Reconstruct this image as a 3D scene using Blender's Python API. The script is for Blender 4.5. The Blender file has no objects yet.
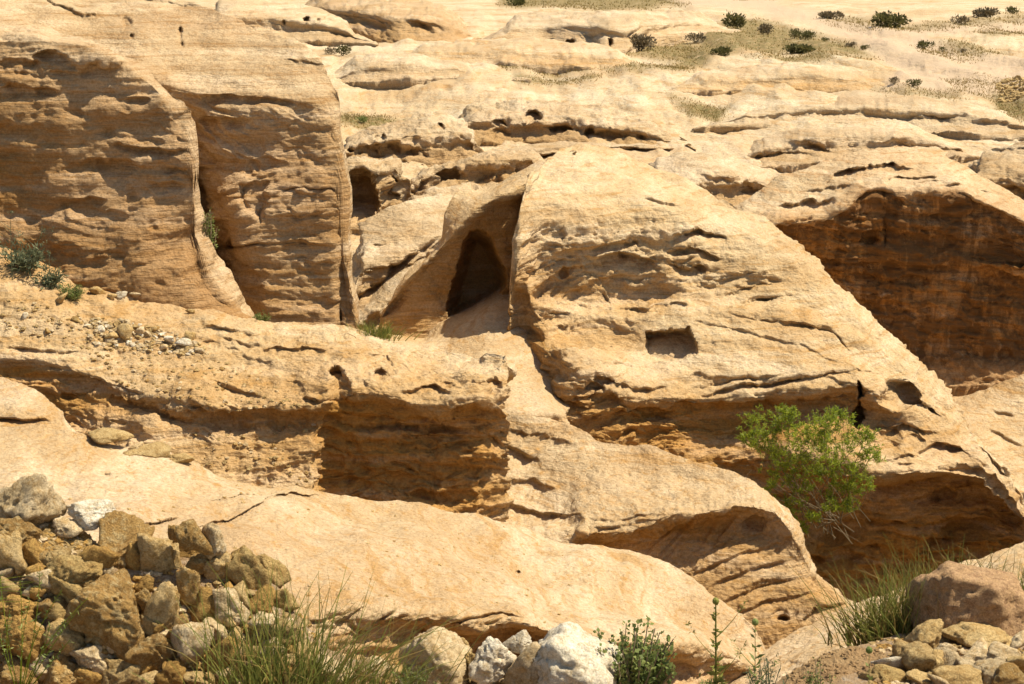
import bpy, math, random
import numpy as np
from mathutils import Vector

# ------------------------------------------------------------------ camera, light, exposure
S = bpy.context.scene
F, PITCH = 1422.0, math.radians(15.0)          # focal length in pixels, camera pitch
CP, SP = math.cos(PITCH), math.sin(PITCH)
cam = bpy.data.cameras.new("camera")
cam.sensor_width = 36.0
cam.lens = F * 36.0 / 1024.0
cam.clip_start, cam.clip_end = 0.1, 9000.0
cam.dof.use_dof = True
cam.dof.focus_distance = 27.0
cam.dof.aperture_fstop = 10.0
camo = bpy.data.objects.new("camera", cam)
camo.rotation_euler = (math.pi / 2 - PITCH, 0, 0)
S.collection.objects.link(camo)
S.camera = camo

SUN_EL, SUN_AZ = math.radians(60), math.radians(6)     # azimuth measured from +x towards +y
sdir = Vector((math.cos(SUN_EL) * math.cos(SUN_AZ), math.cos(SUN_EL) * math.sin(SUN_AZ), math.sin(SUN_EL)))
w = bpy.data.worlds.new("World"); S.world = w; w.use_nodes = True
nt = w.node_tree
sky = nt.nodes.new("ShaderNodeTexSky"); sky.sky_type = 'NISHITA'; sky.sun_disc = False
sky.sun_elevation = SUN_EL; sky.sun_rotation = math.pi / 2 - SUN_AZ
nt.links.new(sky.outputs[0], nt.nodes["Background"].inputs[0])
nt.nodes["Background"].inputs[1].default_value = 0.092
sl = bpy.data.lights.new("sun", 'SUN'); sl.energy = 4.6; sl.angle = math.radians(0.53); sl.color = (1.0, 0.94, 0.81)
so = bpy.data.objects.new("sun", sl); so.rotation_euler = (-sdir).to_track_quat('-Z', 'Y').to_euler()
so.location = (30, 10, 60)
S.collection.objects.link(so)
S.view_settings.view_transform = 'Standard'
S.view_settings.look = 'None'
S.view_settings.gamma = 1.0
S.view_settings.exposure = 0.74
S.view_settings.use_curve_mapping = False
S.cycles.max_bounces = 8
S.cycles.diffuse_bounces = 6
S.cycles.use_adaptive_sampling = True

rng = np.random.default_rng(7)
random.seed(7)

# ------------------------------------------------------------------ numeric helpers
def W(px, py, Y):
    """the point at horizontal distance Y seen at pixel (px, py)"""
    rx = (np.asarray(px, float) - 512.0) / F; ry = (342.0 - np.asarray(py, float)) / F
    dy = CP + ry * SP; dz = -SP + ry * CP
    t = np.asarray(Y, float) / dy
    return np.stack([rx * t, np.asarray(Y, float) + 0 * rx, dz * t], -1)

_G = rng.normal(size=(256, 3)); _G /= np.linalg.norm(_G, axis=1)[:, None]; _G = _G.astype(np.float32)
def perlin(P, seed=0):
    P = np.asarray(P, np.float32).reshape(-1, 3)
    out = np.empty(len(P), np.float32)
    for a in range(0, len(P), 200000):
        p = P[a:a + 200000]
        i = np.floor(p).astype(np.int64); f = p - i
        u = f * f * f * (f * (f * 6 - 15) + 10)
        r = 0
        for dx in (0, 1):
            wx = u[:, 0] if dx else 1 - u[:, 0]
            for dy in (0, 1):
                wy = u[:, 1] if dy else 1 - u[:, 1]
                for dz in (0, 1):
                    wz = u[:, 2] if dz else 1 - u[:, 2]
                    h = ((i[:, 0] + dx) * 73856093) ^ ((i[:, 1] + dy) * 19349663) ^ ((i[:, 2] + dz) * 83492791) ^ (seed * 2654435)
                    h = (h ^ (h >> 13)) * 1274126177
                    g = _G[(h ^ (h >> 16)) & 255]
                    r = r + wx * wy * wz * (g[:, 0] * (f[:, 0] - dx) + g[:, 1] * (f[:, 1] - dy) + g[:, 2] * (f[:, 2] - dz))
        out[a:a + 200000] = r * 1.6
    return out
def fbm(P, freq, oct=3, seed=0, gain=0.5):
    r, amp = 0, 1.0
    for k in range(oct):
        r = r + amp * perlin(np.asarray(P) * freq * 2.03 ** k, seed + k * 17); amp *= gain
    return r
def smooth(a, b, x):
    t = np.clip((x - a) / (b - a), 0, 1); return t * t * (3 - 2 * t)

def pchip_slopes(x, y):
    """x (L,C) increasing along axis 0"""
    h = np.diff(x, axis=0); d = np.diff(y, axis=0) / h
    m = np.zeros_like(y)
    if len(x) > 2:
        w1 = 2 * h[1:] + h[:-1]; w2 = h[1:] + 2 * h[:-1]
        with np.errstate(divide='ignore', invalid='ignore'):
            mm = (w1 + w2) / (w1 / d[:-1] + w2 / d[1:])
        m[1:-1] = np.where(d[:-1] * d[1:] > 0, mm, 0.0)
    m[0] = d[0]; m[-1] = d[-1]
    return m
def pchip1(xs, ys, q):
    x = np.asarray(xs, float)[:, None]; y = np.asarray(ys, float)[:, None]
    m = pchip_slopes(x, y)[:, 0]; x = x[:, 0]; y = y[:, 0]
    q = np.clip(q, x[0], x[-1])
    k = np.clip(np.searchsorted(x, q, side='right') - 1, 0, len(x) - 2)
    h = x[k + 1] - x[k]; t = (q - x[k]) / h
    return ((2 * t**3 - 3 * t**2 + 1) * y[k] + (t**3 - 2 * t**2 + t) * h * m[k] + (-2 * t**3 + 3 * t**2) * y[k + 1] + (t**3 - t**2) * h * m[k + 1])
def gauss(A, s, axis):
    if s <= 0: return A
    r = int(3 * s) + 1; k = np.exp(-0.5 * (np.arange(-r, r + 1) / s) ** 2); k /= k.sum()
    pad = [(0, 0)] * A.ndim; pad[axis] = (r, r)
    B = np.pad(A, pad, mode='edge'); out = 0
    n = A.shape[axis]
    for j, kk in enumerate(k):
        sl_ = [slice(None)] * A.ndim; sl_[axis] = slice(j, j + n)
        out = out + kk * B[tuple(sl_)]
    return out
def poly_sd(poly, X, Yv):
    """signed pixel distance to a polygon, negative inside"""
    poly = np.asarray(poly, float); d = np.full(X.shape, 1e9); ins = np.zeros(X.shape, bool)
    n = len(poly)
    for i in range(n):
        a = poly[i]; b = poly[(i + 1) % n]; e = b - a
        t = np.clip(((X - a[0]) * e[0] + (Yv - a[1]) * e[1]) / (e @ e + 1e-9), 0, 1)
        d = np.minimum(d, np.hypot(X - a[0] - t * e[0], Yv - a[1] - t * e[1]))
        c = ((a[1] > Yv) != (b[1] > Yv)) & (X < (b[0] - a[0]) * (Yv - a[1]) / (b[1] - a[1] + 1e-12) + a[0])
        ins ^= c
    return np.where(ins, -d, d)
def ell(cx, cy, a, b, n=14, rot=0):
    t = np.linspace(0, 2 * math.pi, n, endpoint=False); c, s_ = math.cos(rot), math.sin(rot)
    return [(cx + a * math.cos(q) * c - b * math.sin(q) * s_, cy + a * math.cos(q) * s_ + b * math.sin(q) * c) for q in t]

def make_mesh(name, verts, faces, mat, parent=None, attrs=None, smooth_=True):
    me = bpy.data.meshes.new(name)
    verts = np.asarray(verts, np.float32); faces = np.asarray(faces, np.int32)
    me.vertices.add(len(verts)); me.vertices.foreach_set("co", verts.ravel())
    k = faces.shape[1]
    me.loops.add(faces.size); me.loops.foreach_set("vertex_index", faces.ravel())
    me.polygons.add(len(faces)); me.polygons.foreach_set("loop_start", np.arange(0, faces.size, k, dtype=np.int32))
    me.polygons.foreach_set("use_smooth", np.full(len(faces), smooth_, bool))
    me.update(calc_edges=True); me.validate()
    for an, av in (attrs or {}).items():
        at = me.attributes.new(an, 'FLOAT', 'POINT')
        if len(at.data) == len(av): at.data.foreach_set("value", np.asarray(av, np.float32))
    if mat: me.materials.append(mat)
    o = bpy.data.objects.new(name, me); S.collection.objects.link(o)
    if parent: o.parent = parent
    return o
def tag(o, label=None, cat=None, group=None, kind=None):
    if label: o["label"] = label
    if cat: o["category"] = cat
    if group: o["group"] = group
    if kind: o["kind"] = kind
    return o
def empty(name, loc):
    o = bpy.data.objects.new(name, None); o.location = tuple(float(v) for v in loc); o.empty_display_size = 0.1
    S.collection.objects.link(o); return o

# ------------------------------------------------------------------ materials
def nodes_mat(name):
    m = bpy.data.materials.new(name); m.use_nodes = True
    n = m.node_tree; b = n.nodes["Principled BSDF"]
    b.inputs["Roughness"].default_value = 0.92
    b.inputs["Specular IOR Level"].default_value = 0.12
    return m, n, b
class NB:
    def __init__(s, n): s.n = n
    def new(s, t, **kw):
        o = s.n.nodes.new(t)
        for k, v in kw.items(): setattr(o, k, v)
        return o
    def link(s, a, b): s.n.links.new(a, b)
    def pos(s, scale=(1, 1, 1), rot=(0, 0, 0), coord='pos'):
        if coord == 'pos': g = s.new("ShaderNodeNewGeometry").outputs["Position"]
        else: g = s.new("ShaderNodeTexCoord").outputs["Object"]
        mp = s.new("ShaderNodeMapping"); mp.inputs["Scale"].default_value = scale; mp.inputs["Rotation"].default_value = rot
        s.link(g, mp.inputs["Vector"]); return mp.outputs[0]
    def noise(s, vec, scale, detail=4, rough=0.55, dist=0.0):
        t = s.new("ShaderNodeTexNoise"); t.inputs["Scale"].default_value = scale; t.inputs["Detail"].default_value = detail
        t.inputs["Roughness"].default_value = rough; t.inputs["Distortion"].default_value = dist
        s.link(vec, t.inputs["Vector"]); return t.outputs["Fac"]
    def ramp(s, fac, a, b, lo=0.0, hi=1.0):
        r = s.new("ShaderNodeMapRange"); r.inputs[1].default_value = a; r.inputs[2].default_value = b
        r.inputs[3].default_value = lo; r.inputs[4].default_value = hi
        s.link(fac, r.inputs[0]); return r.outputs[0]
    def math(s, op, a, b):
        m = s.new("ShaderNodeMath", operation=op)
        for i, v in enumerate((a, b)):
            if isinstance(v, (int, float)): m.inputs[i].default_value = v
            else: s.link(v, m.inputs[i])
        return m.outputs[0]
    def mix(s, fac, a, b, mode='MIX'):
        m = s.new("ShaderNodeMix", data_type='RGBA', blend_type=mode)
        for i, v in ((0, fac), (6, a), (7, b)):
            if isinstance(v, (int, float)): m.inputs[i].default_value = v
            elif isinstance(v, tuple): m.inputs[i].default_value = v if len(v) == 4 else (*v, 1)
            else: s.link(v, m.inputs[i])
        return m.outputs[2]
    def attr(s, name):
        a = s.new("ShaderNodeAttribute"); a.attribute_name = name; return a.outputs["Fac"]

PALE, OCHRE, DARK = (0.574, 0.430, 0.243), (0.460, 0.232, 0.054), (0.150, 0.070, 0.023)
def sandstone(name, pale=PALE, ochre=OCHRE, dark=DARK, varnish=0.0, grain=1.0, bump=1.0, fleck=0.5, rot=(0.05, 0.08, 0)):
    m, n, b = nodes_mat(name); k = NB(n)
    p = k.pos()
    stain = k.attr("stain")
    patch = k.noise(p, 0.55 * grain, 5, 0.6)
    st = k.math('ADD', stain, k.math('MULTIPLY', k.math('SUBTRACT', patch, 0.5), 1.1))
    st = k.ramp(st, 0.05, 1.0)
    col = k.mix(st, pale, ochre)
    band = k.noise(k.pos((0.25, 0.25, 3.2), rot), 1.0 * grain, 6, 0.62, 0.3)
    col = k.mix(k.ramp(band, 0.42, 0.62, 0, 0.40), col, tuple(0.72 * c for c in ochre))
    col = k.mix(k.ramp(band, 0.5, 0.34, 0, 0.35), col, (0.66, 0.50, 0.33))
    pink = k.noise(p, 0.23 * grain, 3, 0.5)
    col = k.mix(k.ramp(pink, 0.48, 0.64, 0, 0.26), col, (0.46, 0.295, 0.160))
    mott = k.noise(p, 3.3 * grain, 6, 0.65)
    col = k.mix(k.ramp(mott, 0.50, 0.72, 0, 0.35), col, k.mix(0.3, ochre, dark))
    fl = k.noise(k.pos((1, 1, 2.2), rot), 5.5 * grain, 7, 0.72, 0.4)
    col = k.mix(k.ramp(fl, 0.53, 0.68, 0, fleck), col, tuple(0.95 * c for c in ochre))
    lam = k.noise(k.pos((0.35, 0.35, 9), rot), 1.6 * grain, 6, 0.7, 0.25)
    col = k.mix(k.ramp(lam, 0.53, 0.63, 0, 0.52), col, tuple(0.85 * c for c in ochre))
    fine = k.noise(p, 21 * grain, 5, 0.7)
    col = k.mix(0.60, col, k.mix(k.ramp(fine, 0.32, 0.68), (0.60, 0.53, 0.42), (1.28, 1.30, 1.32)), 'MULTIPLY')
    if varnish > 0:
        streak = k.noise(k.pos((2.3, 2.3, 0.26)), 1.0, 9, 0.68, 0.8)
        big = k.noise(k.pos((0.5, 0.5, 0.9)), 1.0, 8, 0.66)
        v = k.math('MULTIPLY', k.ramp(k.math('ADD', k.math('MULTIPLY', streak, 0.62), k.math('MULTIPLY', big, 0.5)), 0.48, 0.575), k.ramp(stain, 0.3, 0.75))
        col = k.mix(k.math('MULTIPLY', v, varnish), col, dark)
    n.links.new(col, b.inputs["Base Color"])
    h1 = k.noise(k.pos((0.5, 0.5, 5), rot), 2.2 * grain, 6, 0.65, 0.2)
    h2 = k.noise(p, 9 * grain, 8, 0.68)
    h3 = k.noise(p, 1.8 * grain, 5, 0.6)
    hh = k.math('ADD', k.math('MULTIPLY', h1, k.ramp(stain, 0, 0.6, 0.75, 1.25)), k.math('ADD', k.math('MULTIPLY', h2, 0.72), k.math('MULTIPLY', h3, 0.9)))
    bp = k.new("ShaderNodeBump"); bp.inputs["Strength"].default_value = 0.85; bp.inputs["Distance"].default_value = 0.13 * bump / grain
    n.links.new(hh, bp.inputs["Height"]); n.links.new(bp.outputs[0], b.inputs["Normal"])
    return m
def ground_mat(name, c1, c2, c3, scale=1.0, attrs=False):
    m, n, b = nodes_mat(name); k = NB(n); p = k.pos()
    a = k.noise(p, 0.8 * scale, 6, 0.65); c = k.noise(p, 14 * scale, 6, 0.7)
    col = k.mix(k.ramp(a, 0.38, 0.62), c1, c2); col = k.mix(k.ramp(c, 0.5, 0.7, 0, 0.7), col, c3)
    n.links.new(col, b.inputs["Base Color"])
    bp = k.new("ShaderNodeBump"); bp.inputs["Strength"].default_value = 0.9; bp.inputs["Distance"].default_value = 0.05 / scale
    n.links.new(k.math('ADD', c, k.noise(p, 40 * scale, 4, 0.7)), bp.inputs["Height"]); n.links.new(bp.outputs[0], b.inputs["Normal"])
    return m
def terrain_mat():
    m = sandstone("pale_plateau_rock", pale=(0.560, 0.445, 0.278), grain=0.45, bump=0.7)
    n = m.node_tree; k = NB(n); b = n.nodes["Principled BSDF"]
    src = b.inputs["Base Color"].links[0].from_socket
    p = k.pos()
    veg = k.noise(p, 0.9, 6, 0.7)
    soil = k.math('MULTIPLY', k.attr("soil"), k.ramp(veg, 0.24, 0.44))
    sc = k.mix(k.ramp(k.noise(p, 2.2, 5, 0.7), 0.42, 0.62), (0.27, 0.180, 0.075), (0.140, 0.115, 0.036))
    col = k.mix(soil, src, sc)
    tr = k.math('MULTIPLY', k.attr("track"), k.ramp(k.noise(p, 0.6, 5, 0.6), 0.3, 0.55, 0.5, 1.0))
    col = k.mix(tr, col, (0.47, 0.335, 0.205))
    n.links.new(col, b.inputs["Base Color"])
    return m
def stone_mat(name, c1, c2, c3, pits=0.5):
    m, n, b = nodes_mat(name); k = NB(n)
    oi = k.new("ShaderNodeObjectInfo")
    va = k.new("ShaderNodeVectorMath", operation='ADD')
    g = k.new("ShaderNodeNewGeometry"); k.link(g.outputs["Position"], va.inputs[0]); k.link(oi.outputs["Random"], va.inputs[1])
    p = va.outputs[0]
    a = k.noise(p, 5, 7, 0.7, 0.5); c = k.noise(p, 18, 7, 0.72, 0.3); d = k.noise(p, 60, 5, 0.75)
    col = k.mix(k.ramp(a, 0.38, 0.62), c1, c2)
    col = k.mix(k.ramp(c, 0.48, 0.62, 0, 0.85), col, c3)
    col = k.mix(0.8, col, k.mix(k.ramp(d, 0.32, 0.66), (0.50, 0.48, 0.44), (1.25, 1.25, 1.25)), 'MULTIPLY')
    rv = k.ramp(oi.outputs["Random"], 0, 1, 0.8, 1.15)
    cr = k.new("ShaderNodeCombineColor")
    for i in range(3): k.link(rv, cr.inputs[i])
    col = k.mix(1.0, col, cr.outputs[0], 'MULTIPLY')
    n.links.new(col, b.inputs["Base Color"])
    bp = k.new("ShaderNodeBump"); bp.inputs["Strength"].default_value = 0.9; bp.inputs["Distance"].default_value = 0.035
    n.links.new(k.math('ADD', k.math('MULTIPLY', c, 1.2), k.math('MULTIPLY', d, pits)), bp.inputs["Height"]); n.links.new(bp.outputs[0], b.inputs["Normal"])
    return m
def leaf_mat(name, c1, c2, trans=0.35):
    m, n, b = nodes_mat(name); k = NB(n)
    g = k.new("ShaderNodeNewGeometry")
    v = k.noise(k.pos(), 9, 3, 0.6)
    col = k.mix(k.ramp(v, 0.35, 0.65), c1, c2)
    col = k.mix(0.5, col, k.mix(g.outputs["Random Per Island"], (0.55, 0.6, 0.5), (1.5, 1.4, 1.2)), 'MULTIPLY')
    n.links.new(col, b.inputs["Base Color"]); b.inputs["Roughness"].default_value = 0.6
    tr = k.new("ShaderNodeBsdfTranslucent"); n.links.new(col, tr.inputs[0])
    mx = k.new("ShaderNodeMixShader"); mx.inputs[0].default_value = trans
    n.links.new(b.outputs[0], mx.inputs[1]); n.links.new(tr.outputs[0], mx.inputs[2])
    n.links.new(mx.outputs[0], n.nodes["Material Output"].inputs[0])
    return m
M = dict(
    rock=sandstone("sandstone"),
    cliff=sandstone("ochre_sandstone", pale=(0.545, 0.395, 0.220), ochre=(0.330, 0.155, 0.034)),
    varn=sandstone("varnished_sandstone", varnish=0.86, ochre=(0.43, 0.195, 0.048)),
    slab=sandstone("smooth_sandstone", pale=(0.545, 0.405, 0.233), bump=0.95, fleck=0.7),
    far=sandstone("weathered_sandstone", pale=(0.57, 0.44, 0.27), grain=0.6, ochre=(0.42, 0.24, 0.085)),
    terr=terrain_mat(),
    earth=ground_mat("stony_earth", (0.40, 0.265, 0.14), (0.30, 0.185, 0.085), (0.50, 0.40, 0.28)),
    soil=ground_mat("brown_soil", (0.34, 0.20, 0.085), (0.40, 0.26, 0.12), (0.24, 0.13, 0.05)),
    pale=stone_mat("pale_limestone", (0.65, 0.50, 0.295), (0.55, 0.395, 0.20), (0.42, 0.265, 0.105)),
    white=stone_mat("white_limestone", (0.78, 0.68, 0.50), (0.70, 0.58, 0.39), (0.54, 0.40, 0.22)),
    grey=stone_mat("grey_stone", (0.54, 0.385, 0.180), (0.46, 0.305, 0.122), (0.34, 0.20, 0.060)),
    ochre=stone_mat("ochre_stone", (0.52, 0.31, 0.088), (0.44, 0.25, 0.070), (0.30, 0.16, 0.045), 0.9),
    yellow=stone_mat("yellow_stone", (0.50, 0.345, 0.135), (0.44, 0.28, 0.095), (0.28, 0.16, 0.05), 1.0),
    rust=stone_mat("rusty_stone", (0.48, 0.285, 0.090), (0.37, 0.205, 0.062), (0.58, 0.42, 0.19), 1.2),
    pink=stone_mat("pinkish_sandstone", (0.510, 0.315, 0.155), (0.44, 0.265, 0.122), (0.30, 0.17, 0.085), 0.5),
    tan=stone_mat("tan_stone", (0.53, 0.375, 0.165), (0.45, 0.295, 0.115), (0.33, 0.195, 0.062)),
    grass=leaf_mat("green_blades", (0.150, 0.170, 0.036), (0.26, 0.25, 0.06)),
    dry=leaf_mat("dry_blades", (0.20, 0.15, 0.04), (0.30, 0.20, 0.07)),
    leaf=leaf_mat("green_leaves", (0.135, 0.175, 0.045), (0.24, 0.26, 0.085)),
    bright=leaf_mat("bright_green_needles", (0.22, 0.275, 0.022), (0.33, 0.37, 0.04), 0.5),
    sage=leaf_mat("sage_leaves", (0.12, 0.135, 0.075), (0.19, 0.20, 0.11)),
    olive=leaf_mat("dark_shrub_leaves", (0.085, 0.082, 0.026), (0.14, 0.12, 0.045)),
    greyb=leaf_mat("grey_shrub_twigs", (0.16, 0.12, 0.07), (0.22, 0.17, 0.10), 0.15),
    twig=leaf_mat("bare_twigs", (0.24, 0.17, 0.10), (0.32, 0.25, 0.16), 0.0),
)

# ------------------------------------------------------------------ rock surfaces: a loft between feature lines, worked with strata
LAYERS = {}
_tab = rng.normal(size=4096)
def strat1(t, freq, seed):
    x = t * freq + seed * 131.7; i = np.floor(x).astype(int); f = x - i
    f = smooth(0.30, 0.70, f)
    return _tab[i % 4096] * (1 - f) + _tab[(i + 1) % 4096] * f

def rock_disp(P, N, q, seed):
    """displacement along the normal, metres"""
    sc = q.get('scale', 1.0)
    if q.get('far'):
        P = np.stack([P[:, 0], 22.0 * np.log(np.maximum(P[:, 1], 1.0)), P[:, 2]], 1)
    steep = np.maximum(smooth(0.96, 0.5, np.abs(N[:, 2])), q.get('rough', 0.08)) * q.get('strata', 1.0)
    d = q.get('big', 0.10) * fbm(P, 0.45 / sc, 3, seed)
    warp = 0.30 * fbm(P, 0.33 / sc, 2, seed + 3)
    dip = q.get('dip', (0.05, 0.02))
    t = (P[:, 2] + dip[0] * P[:, 0] + dip[1] * P[:, 1]) / sc + warp
    patch = 0.35 + 0.65 * smooth(-0.35, 0.45, fbm(P, 0.55 / sc, 2, seed + 5))
    st = 0.050 * strat1(t, 2.3, seed) + 0.028 * strat1(t + 0.1 * warp, 5.5, seed + 1)
    k = np.floor(t * 1.25).astype(int)
    cd = _tab[(k * 7 + seed * 29) % 4096] * 0.16
    t2 = t - cd * P[:, 0]
    st = st + 0.026 * strat1(t2, 8.0, seed + 2) + 0.014 * strat1(t2 + 0.05 * warp, 17.0, seed + 6)
    d = d + steep * patch * st * sc
    pit = fbm(P * np.array([1, 1, 1.7]), 1.9 / sc, 3, seed + 9)
    Q = np.stack([P[:, 0], P[:, 1], t * sc], 1)
    wv = 0.25 * fbm(P, 0.8 / sc, 2, seed + 40)[:, None]
    f1 = fbm((Q + wv) * np.array([0.62, 0.62, 2.3]) / sc, 1.0, 4, seed + 41, 0.55)
    f2 = fbm((Q + wv) * np.array([1.7, 1.7, 5.5]) / sc, 1.0, 3, seed + 42, 0.6)
    pa = 0.72 * q.get('plates', 1.0) * sc
    d = d - pa * steep * (0.13 * smooth(0.05, 0.17, f1) + 0.07 * smooth(-0.28, -0.18, f1) + 0.045 * smooth(0.05, 0.17, f2) * (0.4 + 0.6 * patch))
    d = d + pa * steep * 0.05 * np.abs(fbm(P * np.array([1, 1, 1.4]), 2.6 / sc, 3, seed + 44, 0.6))
    d = d - q.get('pits', 0.10) * sc * np.clip(pit - 0.28, 0, 1) * (0.32 + 0.68 * steep)
    bl = fbm(P * np.array([1, 1, 1.5]), 1.1 / sc, 2, seed + 12)
    d = d + 0.75 * q.get('lumps', 0.07) * sc * (np.abs(bl) - 0.25) * (0.3 + 0.7 * steep)
    d = d + 0.72 * q.get('fine', 0.030) * (0.75 + 0.6 * steep) * fbm(P, 4.2 / sc, 3, seed + 21, 0.62)
    return d

def grid_normals(P):
    du = np.gradient(P, axis=1); dv = np.gradient(P, axis=0)
    N = np.cross(dv, du)
    N /= np.linalg.norm(N, axis=2, keepdims=True) + 1e-12
    return N

def loft(name, lines, mat, step=1.35, blur=(1.5, 1.5), ledges=(), holes=(), q=None, seed=1, back=(3.0, 2.5), bottom=3.0,
         parent=None, sides=(True, True), parts=(), attrs=None, keep=True, edge_rough=0.0):
    """lines run from the far top edge to the near bottom edge; points are (px, py, Y[, stain])"""
    q = q or {}
    x0 = max(l[0][0] for l in lines); x1 = min(l[-1][0] for l in lines)
    xs = [x0]
    while xs[-1] < x1:
        x = xs[-1]
        st = step if -12 <= x <= 1036 else min(14, step + 0.12 * max(-12 - x, x - 1036, 0) ** 0.8)
        xs.append(x + st)
    xs = np.array(xs); xs[-1] = x1
    C = len(xs)
    py = np.stack([pchip1([p[0] for p in l], [p[1] for p in l], xs) for l in lines])
    Yl = np.stack([pchip1([p[0] for p in l], [p[2] for p in l], xs) for l in lines])
    stl = np.stack([np.interp(xs, [p[0] for p in l], [p[3] if len(p) > 3 else 0.0 for p in l]) for l in lines])
    for i in range(1, len(lines)): py[i] = np.maximum(py[i], py[i - 1] + 0.5)
    gap = np.diff(py, axis=0)
    off = []
    for i in range(1, len(lines)):
        e = np.stack([xs * 0.016, np.full(C, i * 0.16 + seed), 0 * xs], 1)
        near = gap[i - 1] if i == len(lines) - 1 else np.minimum(gap[i - 1], gap[i])
        e2 = np.stack([xs * 0.06, np.full(C, seed + 0.5), 0 * xs], 1)
        off.append(q.get('wander', 2.6) * fbm(e, 1.0, 2, seed + 70, 0.5) + q.get('jit', 1.6) * fbm(e2, 1.0, 3, seed + 71, 0.6) * smooth(16, 8, near))
    for i in range(1, len(lines)): py[i] += off[i - 1] * np.clip((py[i] - py[0]) / 14, 0, 1)
    for i in range(1, len(lines)): py[i] = np.maximum(py[i], py[i - 1] + 0.5)
    if edge_rough:
        e = np.stack([xs * 0.05, 0 * xs, 0 * xs], 1)
        py[0] += edge_rough * fbm(e * 0.6, 1.0, 2, seed + 77, 0.5)
        for i in range(1, len(lines)): py[i] = np.maximum(py[i], py[i - 1] + 0.5)
    inf = (xs > -20) & (xs < 1044)
    m = pchip_slopes(py, Yl)
    rows_py, rows_Y, rows_s = [], [], []
    for i in range(len(lines) - 1):
        h = py[i + 1] - py[i]
        vis = np.clip(py[i + 1], -10, 700) - np.clip(py[i], -10, 700)
        nr = int(max(2, math.ceil(np.percentile(vis[inf], 97) / step)))
        last = (i == len(lines) - 2)
        for t in np.linspace(0, 1, nr + 1)[: nr + (1 if last else 0)]:
            rows_py.append(py[i] + t * h)
            rows_Y.append((2*t**3-3*t**2+1)*Yl[i] + (t**3-2*t**2+t)*h*m[i] + (-2*t**3+3*t**2)*Yl[i+1] + (t**3-t**2)*h*m[i+1])
            rows_s.append(stl[i] * (1 - t) + stl[i + 1] * t)
    PY, YY, ST = np.array(rows_py), np.array(rows_Y), np.array(rows_s)
    YY = gauss(gauss(YY, blur[0], 0), blur[1], 1); ST = gauss(gauss(ST, 2, 0), 2, 1)
    PX = np.tile(xs, (len(PY), 1))
    # wavering of feature edges
    e3 = np.stack([PX.ravel() / 26, PY.ravel() / 20, np.full(PX.size, seed * 3.7)], 1)
    wob = fbm(e3, 1.0, 3, seed + 31).reshape(PX.shape)
    e4 = np.stack([PX.ravel() / 9, PY.ravel() / 7, np.full(PX.size, seed * 1.7)], 1)
    wob2 = fbm(e4, 1.0, 2, seed + 33).reshape(PX.shape)
    gsl = np.abs(np.gradient(YY, axis=0)) / (np.abs(np.gradient(PY, axis=0)) + 1e-3) / (YY / 1400.0); gsl = 1.0 / (1.0 + 0.45 * gauss(gauss(gsl, 4, 0), 4, 1))
    for (pts, dep, hh) in ledges:
        pts = np.asarray(pts, float); a, b = pts[0, 0], pts[-1, 0]
        c0, c1 = np.searchsorted(xs, a), np.searchsorted(xs, b)
        if c1 - c0 < 3: continue
        lx = xs[c0:c1]
        ly = np.interp(lx, pts[:, 0], pts[:, 1])
        L = b - a; tap = np.clip(np.minimum(lx - a, b - lx) / (0.25 * L + 1e-6), 0, 1) ** 0.7
        dy = PY[:, c0:c1] - ly[None] + 1.0 * wob2[:, c0:c1] + min(5, hh * 0.6) * wob[:, c0:c1]
        hv = hh * (0.35 + 0.65 * tap[None])
        f = smooth(-1.0, 2.2, dy) * (0.45 * np.exp(-np.clip(dy, 0, None) / hv) + 0.55 * (1 - smooth(0.5 * hv, 1.7 * hv, dy))) - 0.18 * np.exp(-np.clip(-dy, 0, None) / (hh * 0.5)) * (dy < 0)
        YY[:, c0:c1] += 1.0 * gsl[:, c0:c1] * dep * f * tap[None] * (0.75 + 0.5 * wob[:, c0:c1])
    for (poly, dep, ramp) in holes:
        poly_ = np.asarray(poly, float)
        lo, hi = poly_.min(0) - 12, poly_.max(0) + 12
        cm = np.where((xs > lo[0]) & (xs < hi[0]))[0]
        if len(cm) < 2: continue
        sl_ = slice(cm[0], cm[-1] + 1)
        sd = poly_sd(poly, PX[:, sl_], PY[:, sl_]) + 1.3 * wob2[:, sl_]
        YY[:, sl_] += dep * np.clip(-sd / ramp, 0, 1) ** 0.65
    P = W(PX, PY, YY)
    nF = PX.shape
    # back of the rock, its sides and the part below the visible foot
    PXs, PYs = PX, PY
    def extrude(P, edge, n, L, fall, inward, axis, front):
        ray = edge.copy(); ray[:, 2] = 0; ray /= np.linalg.norm(ray, axis=1, keepdims=True)
        add = []
        for k_ in range(1, n + 1):
            s_ = (k_ / n) ** 1.5
            ee = edge + ray * (L * s_) + inward * (L * 0.25 * s_)
            ee[:, 2] += edge[:, 2] / np.hypot(edge[:, 0], edge[:, 1]) * L * s_ - fall * s_ ** 1.4 - 0.02
            add.append(ee)
        return add
    top = extrude(P, P[0], 10, back[0], back[1], np.zeros(3), 0, True)
    bot = [P[-1] + np.array([0, 0.15 * k_, -bottom * k_ / 4.0]) for k_ in range(1, 5)]
    P = np.concatenate([np.array(top[::-1]), P, np.array(bot)], 0)
    nt_, nb_ = len(top), len(bot)
    nl_ = nr_ = 0
    if sides[0]:
        L_ = extrude(P, P[:, 0], 8, back[0], 0.3, np.array([1.0, 0, 0]), 1, True)
        P = np.concatenate([np.stack(L_[::-1], 1), P], 1); nl_ = len(L_)
    if sides[1]:
        R_ = extrude(P, P[:, -1], 8, back[0], 0.3, np.array([-1.0, 0, 0]), 1, True)
        P = np.concatenate([P, np.stack(R_, 1)], 1); nr_ = len(R_)
    pad = ((nt_, nb_), (nl_, nr_))
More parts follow.
